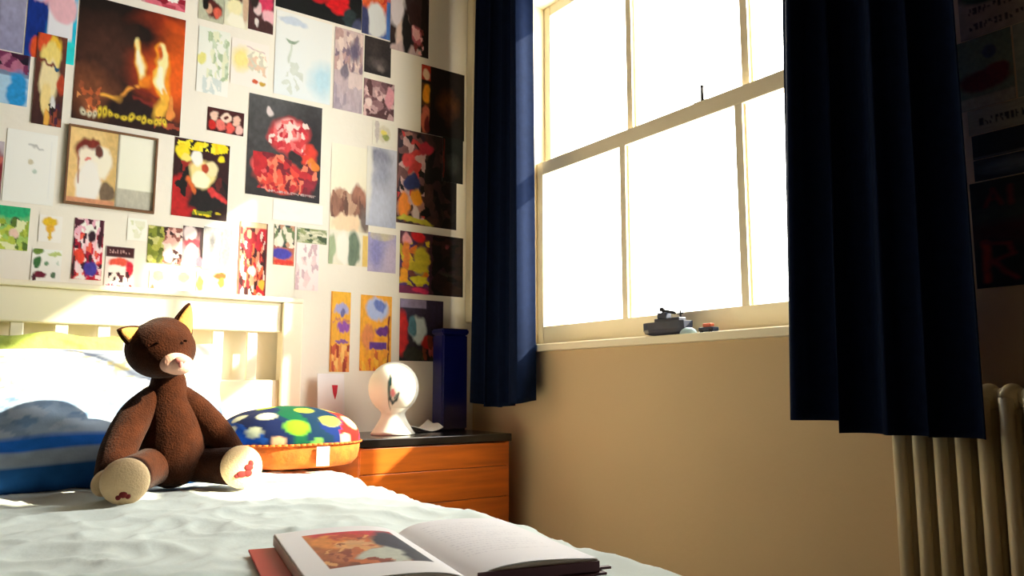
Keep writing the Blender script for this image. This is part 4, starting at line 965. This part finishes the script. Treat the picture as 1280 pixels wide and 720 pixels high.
# ---------------------------------------------------------------- prints right of the window, page colours darkened to carry the shade there
G = 'prints on the window wall right of the curtain'
def picb(rect, ops, label, cat='poster', warp=0.01, lift=0.0012):
    PR.append(1)
    return flat_print('wall_' + cat, rect, ops, label, cat, G, 300 + len(PR), side='B', lift=lift, warp=warp)
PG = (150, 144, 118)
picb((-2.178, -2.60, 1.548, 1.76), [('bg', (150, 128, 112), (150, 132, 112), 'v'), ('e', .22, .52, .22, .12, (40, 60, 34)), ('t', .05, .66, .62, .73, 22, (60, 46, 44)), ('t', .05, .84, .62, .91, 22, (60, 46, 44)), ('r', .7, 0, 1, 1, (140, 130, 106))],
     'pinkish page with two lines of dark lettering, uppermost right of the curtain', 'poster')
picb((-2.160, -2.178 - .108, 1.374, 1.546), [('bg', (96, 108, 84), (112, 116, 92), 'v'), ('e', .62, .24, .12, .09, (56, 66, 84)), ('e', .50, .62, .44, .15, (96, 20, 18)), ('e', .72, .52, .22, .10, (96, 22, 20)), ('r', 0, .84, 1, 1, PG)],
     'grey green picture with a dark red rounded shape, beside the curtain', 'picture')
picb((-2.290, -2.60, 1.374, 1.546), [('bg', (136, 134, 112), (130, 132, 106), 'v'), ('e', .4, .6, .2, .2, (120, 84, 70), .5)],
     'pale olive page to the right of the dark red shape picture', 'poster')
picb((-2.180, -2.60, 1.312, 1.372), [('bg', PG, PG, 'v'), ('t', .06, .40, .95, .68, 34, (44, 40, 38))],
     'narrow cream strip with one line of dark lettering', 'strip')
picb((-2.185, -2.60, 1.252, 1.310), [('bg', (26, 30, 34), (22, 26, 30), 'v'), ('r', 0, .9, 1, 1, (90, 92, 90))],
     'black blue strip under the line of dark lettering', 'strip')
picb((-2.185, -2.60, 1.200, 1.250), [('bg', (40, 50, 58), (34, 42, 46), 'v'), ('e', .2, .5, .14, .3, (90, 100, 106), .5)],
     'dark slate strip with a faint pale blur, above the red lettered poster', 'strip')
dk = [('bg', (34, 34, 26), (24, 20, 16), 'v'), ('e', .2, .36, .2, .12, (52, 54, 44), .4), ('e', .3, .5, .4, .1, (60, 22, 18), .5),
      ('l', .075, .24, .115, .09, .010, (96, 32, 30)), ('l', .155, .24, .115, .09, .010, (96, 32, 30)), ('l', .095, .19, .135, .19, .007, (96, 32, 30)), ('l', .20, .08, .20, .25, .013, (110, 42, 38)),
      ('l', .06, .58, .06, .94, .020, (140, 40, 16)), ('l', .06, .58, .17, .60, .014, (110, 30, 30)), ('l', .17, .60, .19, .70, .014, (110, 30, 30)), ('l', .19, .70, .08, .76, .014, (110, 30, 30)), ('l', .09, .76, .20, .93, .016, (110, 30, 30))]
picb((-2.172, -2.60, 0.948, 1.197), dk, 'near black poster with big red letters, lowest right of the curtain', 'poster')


# ---------------------------------------------------------------- light
w = bpy.data.worlds.new('sky'); S.world = w; w.use_nodes = True
bg = w.node_tree.nodes['Background']
bg.inputs['Color'].default_value = (1.0, 0.985, 0.95, 1); bg.inputs['Strength'].default_value = 3.2
sun = bpy.data.lights.new('sun', 'SUN'); sun.energy = 5.4; sun.angle = math.radians(1.2); sun.color = (1.0, 0.86, 0.62)
so = bpy.data.objects.new('sun', sun); COL.objects.link(so)
so.rotation_euler = Vector((-1, 0.62, -0.78)).to_track_quat('-Z', 'Y').to_euler(); so.location = (3, -3, 4)
pl = bpy.data.lights.new('window_portal', 'AREA'); pl.shape = 'RECTANGLE'; pl.size = WZ1 - WZ0; pl.size_y = WY1 - WY0
pl.cycles.is_portal = True
po = bpy.data.objects.new('window_portal', pl); COL.objects.link(po)
po.location = (T + 0.02, (WY0 + WY1) / 2, (WZ0 + WZ1) / 2); po.rotation_euler = (0, math.radians(90), 0)

# ---------------------------------------------------------------- camera
cam = bpy.data.cameras.new('camera'); cam.sensor_width = 36; cam.lens = 970 / 1280 * 36; cam.clip_start = 0.05
co = bpy.data.objects.new('camera', cam); COL.objects.link(co)
co.location = (-1.92, -3.0, 0.72); co.rotation_euler = (PI / 2 + math.atan(125 / 970), 0, math.radians(-35.5))
S.camera = co
vs = S.view_settings; vs.view_transform = 'Standard'; vs.look = 'None'; vs.gamma = 1; vs.use_curve_mapping = False
vs.exposure = 2.3
S.cycles.use_denoising = True
S.cycles.max_bounces = 10; S.cycles.diffuse_bounces = 6; S.cycles.transparent_max_bounces = 16
S.cycles.sample_clamp_indirect = 6
S.cycles.caustics_reflective = False; S.cycles.caustics_refractive = False
